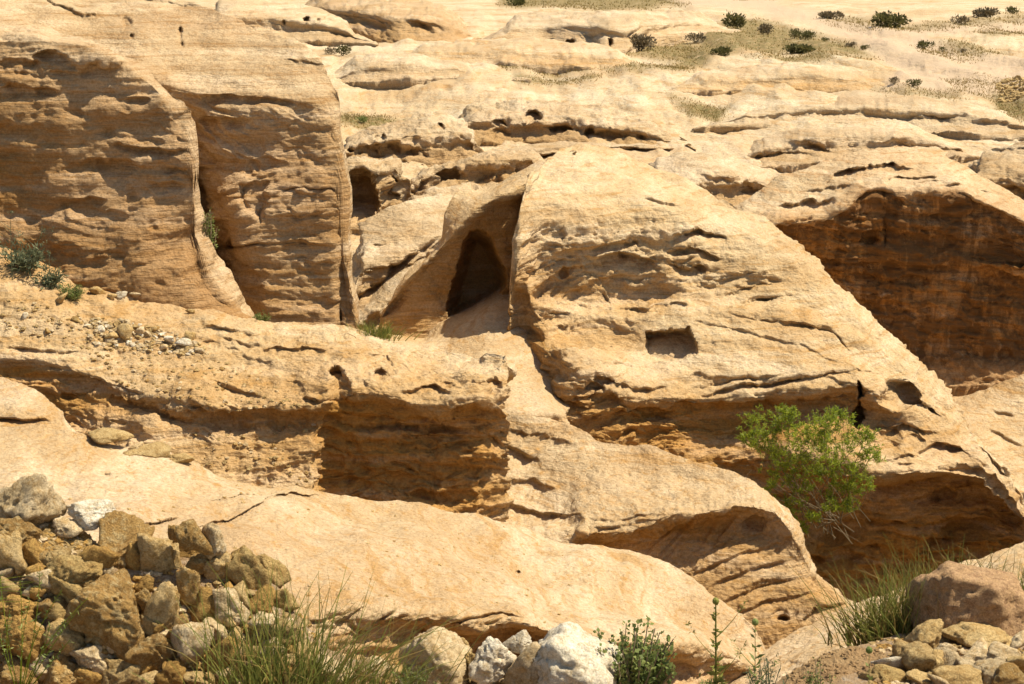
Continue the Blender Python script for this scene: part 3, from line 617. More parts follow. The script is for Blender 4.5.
# ------------------------------------------------------------------ the dome with the cave
dome = loft("sandstone_dome", [
    [(508, 300, 30.5), (510, 270, 30.6), (513, 240, 30.9), (519, 210, 31.3), (525, 190, 31.9), (530, 178, 32.6), (540, 165, 35), (556, 154, 36.8), (580, 147, 38.4), (605, 148, 39.0), (629, 156, 38.8), (656, 169, 38), (687, 181, 37.2), (724, 195, 36.3),
     (740, 203, 35.4), (777, 223, 34.4), (799, 244, 33.8), (851, 296, 32.6), (912, 353, 31.2), (940, 380, 30.6), (960, 403, 30), (980, 433, 29.3), (996, 453, 28.7), (1016, 481, 28), (1025, 496, 27.6), (1060, 545, 27)],
    [(508, 304, 30.4), (513, 262, 30.5), (519, 240, 30.7), (525, 225, 31.1), (540, 204, 31.8), (580, 190, 33.0), (629, 194, 33.1), (687, 208, 33.1), (740, 230, 33.1), (799, 262, 32.5), (851, 305, 31.9), (912, 358, 30.8), (960, 408, 29.6), (996, 457, 28.4), (1025, 499, 27.4), (1060, 548, 26.9)],
    [(508, 308, 30.3, .3), (519, 270, 30.4, .3), (529, 258, 30.8, .2), (545, 250, 31.1, .1), (600, 248, 31.6, .1), (660, 252, 32, .1), (720, 262, 32.0, .05), (780, 280, 31.8, 0), (851, 318, 31.2, 0), (912, 364, 30.3, 0), (960, 412, 29.3, .1), (1000, 464, 28, .2), (1060, 551, 26.7, .2)],
    [(508, 316, 30.4, .6), (529, 296, 30.5, .6), (545, 296, 31.1, .5), (600, 300, 31.5, .5), (660, 300, 31.5, .45), (720, 296, 31.4, .3), (780, 300, 31.2, .1), (851, 328, 30.8, .1), (912, 369, 30, .1), (960, 416, 29.1, .15), (1000, 467, 27.9, .2), (1060, 553, 26.6, .2)],
    [(508, 322, 30.3, .4), (529, 304, 30.4, .4), (545, 304, 30.6, .3), (600, 309, 30.9, .2), (660, 308, 30.9, .2), (720, 304, 30.9, .15), (780, 308, 30.8, .1), (851, 334, 30.4, .1), (912, 373, 29.8, .1), (960, 420, 28.9, .2), (1000, 470, 27.8, .3), (1060, 555, 26.5, .2)],
    [(508, 330, 30.5, .7), (529, 338, 30.3, .7), (545, 341, 29.8, .5), (600, 342, 30.2, .3), (660, 330, 30.3, .2), (720, 328, 30.2, .1), (780, 333, 30.1, .1), (851, 352, 29.9, .1), (912, 380, 29.5, .2), (960, 425, 28.7, .3), (1000, 473, 27.7, .3), (1060, 557, 26.4, .2)],
    [(508, 335, 30.7, .8), (529, 350, 30.0, .8), (545, 350, 29.2, .5), (570, 348, 28.5, .2), (600, 354, 28.6, .15), (660, 366, 29.2, .1), (720, 362, 29.2, .1), (780, 360, 29.2, .1), (851, 368, 29.2, .15), (912, 395, 29.0, .3), (960, 430, 28.5, .3), (1000, 476, 27.6, .3), (1060, 559, 26.3, .3)],
    [(508, 345, 31.1, .8), (529, 374, 29.6, .8), (545, 386, 28.5, .7), (570, 386, 27.7, .4), (600, 390, 27.7, .3), (650, 404, 27.9, .3), (700, 404, 28.3, .3), (740, 399, 28.3, .3), (800, 393, 28.3, .3), (850, 386, 28.4, .3), (912, 415, 28.4, .3), (960, 442, 28.1, .4), (1000, 479, 27.5, .4), (1060, 561, 26.2, .3)],
    [(508, 349, 31.1, .9), (529, 380, 29.5, .9), (545, 392, 28.4, .9), (570, 397, 27.7, .7), (600, 400, 27.85, .8), (650, 412, 28.2, 1), (740, 408, 28.62, 1), (800, 402, 28.7, 1), (850, 396, 28.8, .9), (880, 420, 28.4, .5), (912, 430, 28.1, .3), (960, 452, 27.9, .4), (1000, 482, 27.4, .4), (1060, 563, 26.1, .3)],
    [(508, 352, 31.0, .9), (545, 402, 28.3, 1), (570, 412, 27.8, .9), (600, 430, 27.7, 1), (650, 440, 27.95, 1), (700, 450, 28.05, .9), (760, 462, 27.85, .9), (820, 474, 27.3, .7), (868, 480, 26.9, .4), (925, 475, 26.8, .35), (976, 471, 26.9, .4), (1000, 490, 27.0, .4), (1020, 520, 26.8, .4), (1060, 566, 26, .3)],
    [(508, 355, 31.0, .9), (545, 408, 28.2, 1), (570, 420, 27.7, .9), (600, 440, 27.65, .9), (700, 466, 27.8, .9), (760, 480, 27.75, 1), (820, 485, 27.7, 1), (868, 490, 27.6, 1), (925, 486, 27.6, 1), (976, 483, 27.6, 1), (1005, 502, 27.5, 1), (1020, 528, 27.1, .8), (1060, 570, 26, .4)],
    [(508, 360, 31.0, .9), (545, 420, 28.0, 1), (570, 432, 27.6, .9), (600, 460, 27.4, .9), (700, 520, 26.9, .9), (800, 600, 26.8, 1), (868, 620, 27.3, 1), (925, 600, 27.2, 1), (1000, 560, 27.1, 1), (1020, 556, 26.9, .9), (1060, 580, 25.9, .5)]],
    M['rock'], seed=51, step=1.25, blur=(1.3, 1.3), q=dict(scale=0.95, big=0.16, lumps=0.10, pits=0.13, strata=1.15, rough=0.16, amp_fn=lambda X, Yv: 0.25 + 0.75 * np.maximum(smooth(510, 548, X), smooth(345, 380, Yv)), dip=(-0.05, 0.02)),
    ledges=[([(633, 190), (660, 186), (682, 192)], 0.35, 4), ([(640, 198), (665, 203), (690, 204)], 0.3, 4), ([(672, 238), (700, 228), (728, 234)], 0.8, 7), ([(668, 248), (690, 246), (720, 256)], 0.7, 6), ([(665, 262), (690, 268), (706, 262)], 0.6, 9),
            ([(590, 250), (612, 242), (640, 240)], 0.5, 7), ([(585, 258), (620, 252), (660, 262)], 0.6, 12), ([(620, 306), (650, 304), (692, 306)], 0.7, 7), ([(545, 300), (600, 304), (640, 302)], 0.35, 5),
            ([(712, 296), (745, 286), (790, 275)], 0.35, 3), ([(720, 304), (760, 296), (800, 290)], 0.3, 3), ([(700, 286), (740, 272), (770, 270)], 0.25, 3),
            ([(720, 312), (760, 318), (830, 330), (850, 350), (858, 372)], 0.3, 3), ([(690, 322), (740, 330), (800, 345), (850, 372)], 0.22, 3),
            ([(540, 232), (552, 226), (566, 230)], 0.3, 6), ([(545, 182), (556, 178), (566, 184)], 0.35, 5),
            ([(700, 395), (740, 384), (800, 378), (890, 370)], 0.55, 6), ([(588, 384), (610, 378), (640, 386), (668, 388)], 0.5, 9), ([(690, 388), (740, 376), (790, 372)], 0.3, 4),
            ([(880, 432), (905, 424), (940, 430)], 0.5, 6), ([(915, 450), (940, 440), (965, 448)], 0.6, 6), ([(890, 456), (910, 448), (930, 452)], 0.4, 5), ([(905, 398), (930, 404), (942, 412)], 0.5, 6),
            ([(980, 445), (996, 462), (1010, 480)], 0.3, 5)]
    + rand_ledges(44, (545, 240, 830, 345), 52, (14, 75), (0.05, 0.28), (2.5, 7), (-0.30, 0.06), clip=[(540, 235), (700, 215), (780, 262), (860, 345), (540, 345)])
    + rand_ledges(26, (560, 345, 900, 400), 53, (20, 90), (0.05, 0.3), (2.5, 6), (-0.12, 0.06))
    + rand_ledges(16, (860, 400, 1000, 470), 54, (14, 50), (0.1, 0.4), (3, 7), (-0.1, 0.5))
    + rand_ledges(26, (560, 410, 800, 520), 55, (30, 110), (0.05, 0.2), (4, 9), (-0.1, 0.1))
    + rand_ledges(34, (800, 490, 1010, 590), 56, (20, 90), (0.12, 0.5), (4, 10), (-0.25, 0.1)),
    holes=[([(645, 333), (660, 330), (690, 328), (699, 345), (698, 357), (675, 361), (650, 362), (645, 352)], 0.62, 3.0), (ell(565, 273, 4, 5.5), 0.3, 2.5),
           ([(878, 404), (885, 390), (895, 380), (912, 381), (921, 392), (919, 402), (898, 413)], 0.6, 8), ([(857, 381), (862, 384), (864, 396), (859, 397)], 0.8, 2), ([(852, 414), (860, 400), (864, 415), (858, 432), (851, 425)], 0.7, 3),
           ([(509, 286), (526, 284), (534, 318), (541, 343), (528, 340), (509, 336)], 0.35, 9), (ell(597, 388, 8, 5), 0.4, 4)],
    parts=[("niche", None, [(645, 333), (660, 330), (690, 328), (699, 345), (698, 357), (675, 361), (650, 362), (645, 352)], 0.5),
           ("hollow", "rounded shadowed hollow near the right flank", [(878, 404), (885, 390), (895, 380), (912, 381), (921, 392), (919, 402), (898, 413)], 0.5)],
    back=(9, 7), bottom=2.0, sides=(True, True), edge_rough=0.7)
tag(dome, "large pale layered sandstone dome with arched cave and square niche, at the centre", "rock dome")
CAVE = [(477, 227), (486, 231), (495, 244), (503, 262), (508, 284), (494, 301), (480, 310), (464, 316), (448, 320), (446, 306), (451, 284), (457, 262), (462, 244), (468, 231)]
alc = loft("alcove", [
    [(381, 312, 33.6), (389, 299, 33.6), (403, 276, 33.8), (427, 255, 34), (440, 234, 34.2), (445, 210, 34.6), (457, 194, 35.2), (487, 188, 35.4), (513, 175, 35.6), (539, 163, 36), (574, 150, 37)],
    [(381, 314, 33.1), (392, 301, 33.0), (408, 280, 33.0), (432, 258, 33.0), (452, 236, 33.0), (470, 216, 33.1), (492, 202, 33.3), (515, 189, 33.6), (532, 182, 34), (574, 175, 35)],
    [(381, 316, 33.2, .5), (394, 304, 33.4, .5), (412, 285, 33.25, .5), (436, 264, 33.3, .5), (456, 246, 33.3, .5), (474, 226, 33.4, .5), (494, 212, 33.6, .5), (515, 202, 33.9, .5), (532, 196, 34.6, .5), (574, 190, 35.5, .5)],
    [(381, 318, 33.0, .8), (400, 318, 33.0, .8), (430, 300, 33.3, .8), (456, 275, 33.5, .8), (478, 250, 33.6, .8), (500, 245, 33.75, .8), (532, 240, 34.1, .8), (574, 230, 35.5, .8)],
    [(381, 326, 32.9, .6), (401, 338, 32.9, .6), (423, 344, 32.9, .6), (441, 328, 33.25, .6), (471, 313, 33.5, .7), (490, 300, 33.6, .8), (505, 289, 33.7, .8), (540, 284, 34, 1), (574, 280, 34.5, 1)]],
    M['rock'], seed=57, step=1.2, blur=(1.6, 1.6), q=dict(scale=0.9, big=0.08, lumps=0.05, pits=0.08, strata=0.28, fine=0.016),
    holes=[(CAVE, 1.9, 12)], parts=[("cave", None, CAVE, 1.0)], back=(3, 2.5), bottom=1.5, parent=dome)

pf = loft("passage_floor", [
    [(355, 330, 33.4), (401, 333, 32.8), (423, 338, 32.7), (441, 321, 33.6), (471, 307, 34.2), (490, 294, 34.5), (505, 283, 35.0), (520, 283, 35), (570, 300, 33)],
    [(355, 345, 31), (401, 350, 30.4), (441, 340, 31.0), (471, 330, 30.9), (490, 322, 31.0), (505, 318, 31.2), (520, 322, 31.0), (570, 345, 31)],
    [(355, 365, 28.9), (430, 372, 28.6), (490, 362, 28.8), (520, 370, 28.9), (570, 384, 29.0)],
    [(355, 385, 27.4), (430, 388, 27.3), (500, 391, 27.7), (540, 392, 27.7), (558, 404, 27.3), (570, 410, 27.4)],
    [(355, 405, 26.6), (500, 409, 26.4), (530, 411, 26.4), (560, 412, 26.4), (570, 414, 26.6)],
    [(355, 440, 26.0), (500, 435, 26.0), (570, 440, 26.2)]],
    M['slab'], seed=58, q=dict(big=0.08, lumps=0.04, pits=0.04, strata=0.4), back=(0.6, 0.1), bottom=2)
tag(pf, "narrow rock passage floor leading up to the arched cave", "rock floor", kind="structure")

# ------------------------------------------------------------------ cliffs on the left
cb = loft("sandstone_cliff", [
    [(-140, -70, 40), (60, -40, 38), (140, -14, 36.4), (180, 0, 35.4), (218, 14, 34.2), (246, 26, 33.6), (281, 40, 32.8), (306, 54, 32), (323, 68, 31.4), (332, 81, 30.9), (336, 95, 30.5), (338, 120, 30.1), (340, 170, 29.7), (344, 240, 29.2), (352, 290, 28.7), (357, 320, 28.4)],
    [(-140, 0, 33), (60, 30, 32.4), (140, 42, 32), (180, 50, 31.9), (218, 60, 31.6), (246, 66, 31.4), (281, 76, 31), (306, 84, 30.7), (323, 93, 30.4), (332, 103, 30.2), (338, 124, 30), (340, 172, 29.6), (344, 241, 29.1), (352, 291, 28.6), (357, 321, 28.3)],
    [(-140, 60, 31, .2), (60, 80, 30.4, .2), (180, 92, 30.2, .2), (246, 98, 30, .2), (300, 104, 29.8, .2), (323, 110, 29.8, .2), (333, 118, 29.8, .2), (338, 130, 29.8, .3), (341, 175, 29.5, .5), (345, 243, 29, .5), (352, 292, 28.5, .5), (357, 322, 28.2, .5)],
    [(-140, 120, 30, .5), (60, 130, 29.6, .5), (180, 140, 30.6, .5), (215, 141, 29.9, .5), (246, 142, 29.6, .5), (300, 146, 29.5, .5), (323, 148, 29.45, .5), (335, 152, 29.5, .5), (341, 190, 29.3, .5), (345, 250, 28.8, .5), (352, 296, 28.4, .5), (357, 323, 28.1, .5)],
    [(-140, 240, 28.6, .7), (180, 240, 30.8, .7), (205, 241, 30.3, .7), (225, 242, 29.55, .7), (242, 242, 28.95, .6), (256, 242, 28.8, .6), (300, 243, 28.75, .6), (330, 244, 28.75, .6), (336, 248, 28.8, .6), (341, 254, 29.0, .6), (347, 290, 28.6, .6), (357, 324, 28.0, .6)],
    [(-140, 330, 27.9, .8), (180, 330, 30.8, .8), (210, 327, 30.4, .8), (235, 325, 29.6, .8), (252, 324, 28.7, .7), (266, 324, 28.2, .7), (300, 328, 28.1, .6), (336, 330, 28.1, .6), (341, 331, 28.3, .6), (347, 330, 28.0, .6), (357, 330, 27.9, .6)]],
    M['cliff'], seed=61, step=1.3, q=dict(scale=1.25, big=0.22, lumps=0.13, pits=0.14, strata=0.7, plates=0.36, dip=(-0.02, 0)),
    ledges=[([(200, 98), (230, 92), (262, 96), (292, 100)], 0.5, 7), ([(285, 66), (305, 65), (330, 68)], 0.45, 4), ([(195, 122), (225, 118), (240, 122)], 0.35, 6), ([(280, 190), (310, 188), (338, 192)], 0.4, 4), ([(215, 248), (260, 242), (300, 240), (336, 247)], 0.3, 4), ([(40, 0), (70, 14), (105, 18)], 0.9, 6), ([(130, 2), (170, 4), (198, 8)], 0.8, 4),
            ([(200, 156), (225, 160), (258, 160)], 0.3, 7)] + rand_ledges(40, (190, 85, 335, 320), 62, (14, 70), (0.06, 0.30), (3, 8), (-0.1, 0.1)) + rand_ledges(8, (110, 10, 330, 80), 63, (14, 60), (0.06, 0.25), (2.5, 5), (-0.05, 0.25)),
    holes=[(ell(126, 22, 6, 4), 0.4, 4), (ell(180, 34, 3, 5), 0.5, 3), (ell(131, 35, 3, 2.5), 0.3, 2.5), (ell(182, 44, 2, 2.5), 0.3, 2.5), ([(240, 184), (270, 180), (273, 210), (262, 226), (244, 215), (238, 200)], 0.25, 4), (ell(234, 244, 7, 6), 0.3, 4), (ell(341, 316, 3, 7), 0.3, 2)],
    back=(7, 6), bottom=2, edge_rough=0.8)
tag(cb, "tall ochre sandstone cliff with rounded pale top, second from the left edge", "cliff", "sandstone cliffs on the left")
ca = loft("sandstone_cliff", [
    [(-750, -60, 33), (-160, -60, 33), (0, 4, 31.2), (40, 17, 30.6), (70, 29, 30.2), (98, 41, 29.8), (134, 57, 29.3), (151, 68, 29.0), (172, 90, 28.6), (186, 105, 28.4), (191, 114, 28.3), (193, 140, 28.5), (196, 190, 28.35), (207, 239, 28.15), (214, 256, 28.05), (230, 290, 27.85), (244, 316, 27.65)],
    [(-750, -10, 30), (-160, -10, 30), (0, 32, 28.9), (40, 38, 28.75), (70, 46, 28.6), (98, 56, 28.5), (134, 71, 28.4), (151, 81, 28.35), (172, 104, 28.2), (186, 122, 28.12), (191, 142, 28.08), (193, 172, 28.02), (196, 214, 27.9), (207, 260, 27.65), (214, 275, 27.55), (230, 301, 27.4), (244, 317.4, 27.4)],
    [(-750, 40, 29.2, .4), (-160, 40, 29.2, .4), (0, 70, 28.5, .5), (70, 82, 28.35, .5), (134, 100, 28.2, .5), (172, 124, 28.0, .5), (186, 144, 27.95, .5), (191, 165, 27.92, .5), (193, 194, 27.9, .5), (196, 232, 27.78, .5), (207, 274, 27.45, .5), (214, 287, 27.35, .5), (230, 306, 27.2, .5), (244, 318.4, 27.25, .5)],
    [(-750, 180, 28.1, .75), (-160, 180, 28.1, .75), (0, 180, 27.9, .75), (100, 195, 27.75, .75), (172, 205, 27.7, .7), (193, 232, 27.75, .7), (196, 254, 27.65, .7), (207, 286, 27.35, .7), (214, 297, 27.25, .7), (230, 311, 27.1, .7), (244, 319.4, 27.1, .7)],
    [(-750, 290, 27.4, .8), (-160, 290, 27.4, .8), (0, 300, 27.3, .8), (100, 300, 27.1, .75), (150, 302, 26.95, .7), (214, 314, 26.9, .7), (230, 318, 26.9, .7), (244, 322, 26.95, .7)]],
    M['cliff'], seed=64, step=1.3, q=dict(scale=1.25, big=0.26, lumps=0.17, pits=0.20, strata=0.5, plates=0.24, dip=(-0.02, 0)),
    ledges=[([(10, 22), (40, 26), (74, 34)], 0.35, 4), ([(105, 142), (140, 148), (190, 152)], 0.25, 5), ([(120, 162), (150, 166), (192, 170)], 0.2, 5), ([(0, 60), (20, 58), (40, 64)], 0.35, 8), ([(0, 88), (30, 84), (60, 90)], 0.3, 9), ([(30, 56), (55, 52), (80, 62)], 0.35, 9)]
    + rand_ledges(46, (0, 60, 195, 295), 65, (14, 70), (0.05, 0.28), (3, 9), (-0.12, 0.15)), back=(4, 4), bottom=2, edge_rough=0.8)
tag(ca, "brown pitted sandstone cliff with a rounded shoulder, leftmost and nearest of the two", "cliff", "sandstone cliffs on the left")

# ------------------------------------------------------------------ terrace below the cliffs
TB = [(0, 362), (40, 366), (90, 380), (130, 396), (165, 409), (210, 413), (320, 407), (340, 400), (380, 396), (430, 409), (476, 405), (500, 411), (512, 420)]
trr = loft("rock_terrace", [
    [(-750, 225, 27.9, .6), (-160, 225, 27.9, .6), (0, 243, 27.7, .6), (40, 262, 27.5, .6), (90, 282, 27.2, .5), (150, 290, 27.1, .25), (200, 305, 26.95, .2), (240, 316, 26.9, .1), (300, 322, 27, .1), (345, 326, 27, 0), (375, 333, 27, 0), (400, 343, 26.7, 0), (430, 350, 26.3, 0), (460, 354, 25.8, 0), (478, 357, 25.4, 0), (485, 352, 25.1, 0), (507, 354, 24.9, 0), (511, 362, 24.8, 0)],
    [(-750, 280, 26.2, .5), (-160, 280, 26.2, .5), (0, 290, 26.0, .5), (60, 300, 25.9, .5), (120, 312, 25.9, .4), (200, 324, 25.9, .2), (250, 331, 25.8, .2), (300, 334, 25.8, .3), (345, 338, 25.9, .3), (400, 349, 25.8, .3), (430, 355, 25.6, .3), (478, 361, 25, .2), (511, 368, 24.5, .1)],
    [(-750, 320, 25.2, .2), (-160, 320, 25.2, .2), (0, 334, 25.0, .2), (70, 338, 24.9, .3), (130, 350, 25, .4), (200, 357, 24.9, .4), (250, 364, 24.6, .4), (300, 362, 24.5, .55), (345, 360, 24.6, .5), (400, 368, 24.5, .5), (450, 376, 24.2, .45), (478, 376, 24, .3), (511, 384, 23.9, .3)],
    [(-750, 352, 24.6, .3), (-160, 352, 24.6, .3)] + [(x, y, Y, s) for (x, y), Y, s in zip(TB, [24.3, 24.25, 24.0, 23.7, 23.4, 23.1, 23.2, 23.3, 23.35, 23.2, 23.2, 23.3, 23.6], [.3, .3, .4, .4, .4, .4, .4, .4, .3, .3, .3, .3, .3])],
    [(-750, 358, 25.2, .9), (-160, 358, 25.2, .9)] + [(x, y + 7, Y, s) for (x, y), Y, s in zip(TB, [24.3, 24.25, 24.02, 23.72, 23.5, 23.25, 23.38, 23.5, 23.55, 23.5, 23.5, 23.55, 23.65], [.9, .9, .9, .9, .9, .8, .9, 1, 1, 1, 1, .7, .3])],
    [(-750, 400, 25.0, .7), (-160, 400, 25.0, .7), (0, 405, 24.1, .7), (75, 418, 23.75, .7), (165, 428, 23.15, .5), (190, 434, 23.1, .4), (250, 446, 22.9, .3), (312, 450, 22.9, .3), (321, 452, 23.0, .5), (327, 452, 23.5, 1), (400, 460, 23.42, 1), (476, 456, 23.4, 1), (497, 456, 23.55, .6), (511, 456, 23.7, .3)],
    [(-750, 450, 24.2, .6), (-160, 450, 24.2, .6), (0, 455, 23.8, .6), (100, 465, 23.0, .6), (190, 480, 22.3, .3), (250, 500, 22.2, .3), (312, 512, 22.2, .3), (321, 514, 22.4, .5), (327, 516, 23.1, 1), (400, 530, 22.95, 1), (480, 545, 22.8, .9), (497, 548, 23.3, .6), (511, 550, 23.6, .3)]],
    M['rock'], seed=71, step=1.3, blur=(1.2, 1.2), q=dict(scale=0.8, big=0.12, lumps=0.13, pits=0.18, strata=1.15, plates=0.85, fine=0.035, rough=0.34),
    ledges=[([(0, 345), (40, 348), (82, 352)], 0.3, 4), ([(200, 330), (240, 328), (262, 332)], 0.5, 6), ([(262, 348), (300, 346), (340, 352)], 0.4, 8), ([(205, 378), (235, 386), (262, 392)], 0.4, 5), ([(360, 354), (385, 358), (396, 372)], 0.4, 8), ([(436, 348), (446, 352), (456, 356)], 0.35, 3), ([(400, 392), (430, 386), (452, 396)], 0.5, 9), ([(388, 440), (430, 452), (480, 440)], 0.15, 6), ([(340, 428), (400, 424), (470, 430)], 0.3, 5), ([(310, 332), (345, 334), (372, 340)], 0.4, 5)]
    + rand_ledges(36, (200, 335, 505, 405), 72, (12, 50), (0.08, 0.34), (3, 8), (-0.05, 0.25)) + rand_ledges(26, (330, 415, 505, 500), 73, (30, 110), (0.04, 0.18), (4, 9), (-0.15, 0.15)) + rand_ledges(20, (60, 345, 320, 410), 74, (8, 30), (0.1, 0.4), (3, 6), (0.1, 0.4)),
    holes=[([(327, 372), (337, 366), (346, 372), (351, 388), (345, 402), (334, 402), (328, 390)], 0.42, 9), ([(487, 380), (494, 375), (501, 380), (501, 392), (494, 398), (488, 395)], 0.25, 6), (ell(448, 386, 8, 6), 0.2, 5), (ell(380, 375, 7, 7), 0.4, 5)],
    parts=[("hollow", None, [(327, 372), (337, 366), (346, 372), (351, 388), (345, 402), (334, 402), (328, 390)], 0.5)],
    back=(0.8, 0.2), bottom=1.5, edge_rough=0.7)
tag(trr, "broken rock terrace with rubble on top and a dark undercut front, below the cliffs", "rock terrace")

# ------------------------------------------------------------------ smooth ledge rock in the middle
lk = loft("ledge_rock", blur=(2.2, 4.0), lines=[
    [(470, 408, 26.2), (506, 414, 26.1), (530, 418, 26), (550, 421, 26), (581, 430, 25.8), (600, 442, 25.6), (653, 448, 25.3), (675, 457, 25), (698, 466, 24.7), (727, 471, 24.4), (750, 480, 24.1), (771, 496, 23.8), (788, 509, 23.55), (800, 530, 23.3), (814, 562, 23), (851, 605, 22.4), (880, 640, 22)],
    [(470, 460, 25.3), (500, 461, 25.2), (530, 462, 25.25), (581, 468, 24.95), (653, 478, 24.4), (698, 484, 24.05), (727, 487, 23.8), (750, 492, 23.6), (771, 501, 23.45), (788, 513, 23.3), (800, 534, 23.1), (814, 565, 22.8), (851, 607, 22.3), (880, 643, 21.9)],
    [(470, 520, 23.7), (530, 524, 23.6), (568, 522, 23.4, .1), (580, 513, 23.3, .1), (640, 509, 23.2, .1), (690, 506, 23.1, .1), (740, 502, 23.1, .1), (771, 505, 23.1, .1), (788, 518, 23.0, .1), (800, 538, 22.9, .1), (814, 568, 22.7, .1), (851, 609, 22.2, .1), (880, 646, 21.8)],
    [(470, 532, 23.0), (568, 534, 22.9, .1), (580, 536, 22.7, .4), (600, 537, 22.6, .4), (650, 525, 22.6, .4), (680, 516, 22.7, .4), (720, 511, 22.8, .3), (740, 507, 22.85, .3), (771, 512, 22.8, .3), (788, 527, 22.75, .3), (800, 545, 22.7, .3), (814, 572, 22.6, .3), (851, 612, 22.1, .3), (880, 650, 21.7)],
    [(470, 540, 22.8), (568, 540, 22.8, .1), (580, 544, 23.0, 1), (600, 546, 23.0, 1), (650, 534, 23.0, 1), (680, 525, 23.1, 1), (720, 520, 23.15, .9), (740, 516, 23.1, .7), (771, 522, 22.9, .5), (788, 537, 22.75, .4), (800, 555, 22.65, .4), (814, 580, 22.5, .4), (851, 616, 22.0, .4), (880, 654, 21.6)],
    [(470, 560, 22.5), (568, 565, 22.5, .4), (600, 570, 22.8, .7), (680, 566, 22.75, .5), (740, 560, 22.55, .5), (780, 570, 22.4, .45), (814, 600, 22.1, .4), (851, 630, 21.7, .4), (880, 665, 21.4, .4)],
    [(470, 610, 21.8), (568, 615, 21.9, .4), (680, 640, 21.7, .5), (740, 665, 21.4, .5), (780, 680, 21.2, .4), (851, 690, 21, .4), (880, 700, 21, .4)]],
    mat=M['slab'], seed=81, step=1.3, q=dict(scale=0.55, big=0.10, lumps=0.02, pits=0.03, strata=1.5, plates=0.15, fine=0.02, dip=(-0.95, 0)),
    ledges=[([(494, 432), (535, 434), (580, 446)], 0.10, 10), ([(486, 446), (518, 454), (542, 465)], 0.26, 10), ([(486, 473), (520, 479), (556, 490)], 0.24, 10), ([(484, 492), (512, 504), (540, 513), (584, 517)], 0.42, 12),
            ([(634, 494), (642, 490), (652, 486)], 0.15, 3), ([(586, 516), (630, 518), (690, 508)], 0.3, 4), ([(590, 526), (640, 522), (668, 516)], 0.3, 4),
            ([(690, 575), (740, 552), (790, 540)], 0.15, 3), ([(700, 590), (750, 568), (800, 556)], 0.15, 3), ([(712, 606), (760, 585), (812, 574)], 0.15, 3), ([(688, 562), (730, 540), (780, 526)], 0.15, 3), ([(720, 618), (770, 600), (825, 590)], 0.15, 3), ([(742, 520), (752, 514), (768, 518)], 0.45, 12), ([(800, 620), (815, 608), (845, 606)], 0.35, 7)]
    + rand_ledges(20, (600, 545, 800, 620), 82, (20, 80), (0.04, 0.16), (2.5, 5), (-0.55, -0.25)) + rand_ledges(12, (585, 512, 700, 535), 83, (10, 40), (0.08, 0.25), (2, 4), (-0.25, -0.1)),
    holes=[(ell(784, 618, 6, 3), 0.25, 3), ([(566, 538), (578, 514), (584, 518), (580, 540)], 0.15, 7)], back=(1.5, 1.2), bottom=2.5)
tag(lk, "smooth pale ledge of rock with a striped undercut face, in front of the dome", "rock ledge")

# ------------------------------------------------------------------ foreground slabs
fb = loft("rock_slab", [[(-750, 360, 21.8), (-160, 360, 21.8), (0, 379, 21.2), (30, 388, 21), (55, 402, 20.8), (68, 414, 20.6), (78, 430, 20.4)],
                        [(-750, 390, 20.6), (-160, 390, 20.6), (0, 400, 20.4), (30, 405, 20.3), (55, 414, 20.2), (78, 433, 20.1)],
                        [(-750, 412, 20.0, .2), (-160, 412, 20.0, .2), (0, 418, 19.9, .2), (45, 421, 19.9, .2), (78, 436, 19.9, .2)],
                        [(-750, 470, 19.2, .2), (-160, 470, 19.2, .2), (0, 460, 19.2, .2), (78, 470, 19.3, .2)]],
          M['slab'], seed=85, q=dict(scale=0.7, big=0.05, lumps=0.04, pits=0.06, strata=0.7), ledges=[([(-20, 417), (10, 419), (52, 418)], 0.45, 5)], back=(1.2, 1), bottom=1)
tag(fb, "small rounded pale slab below the terrace's dark undercut at the left edge", "rock slab")
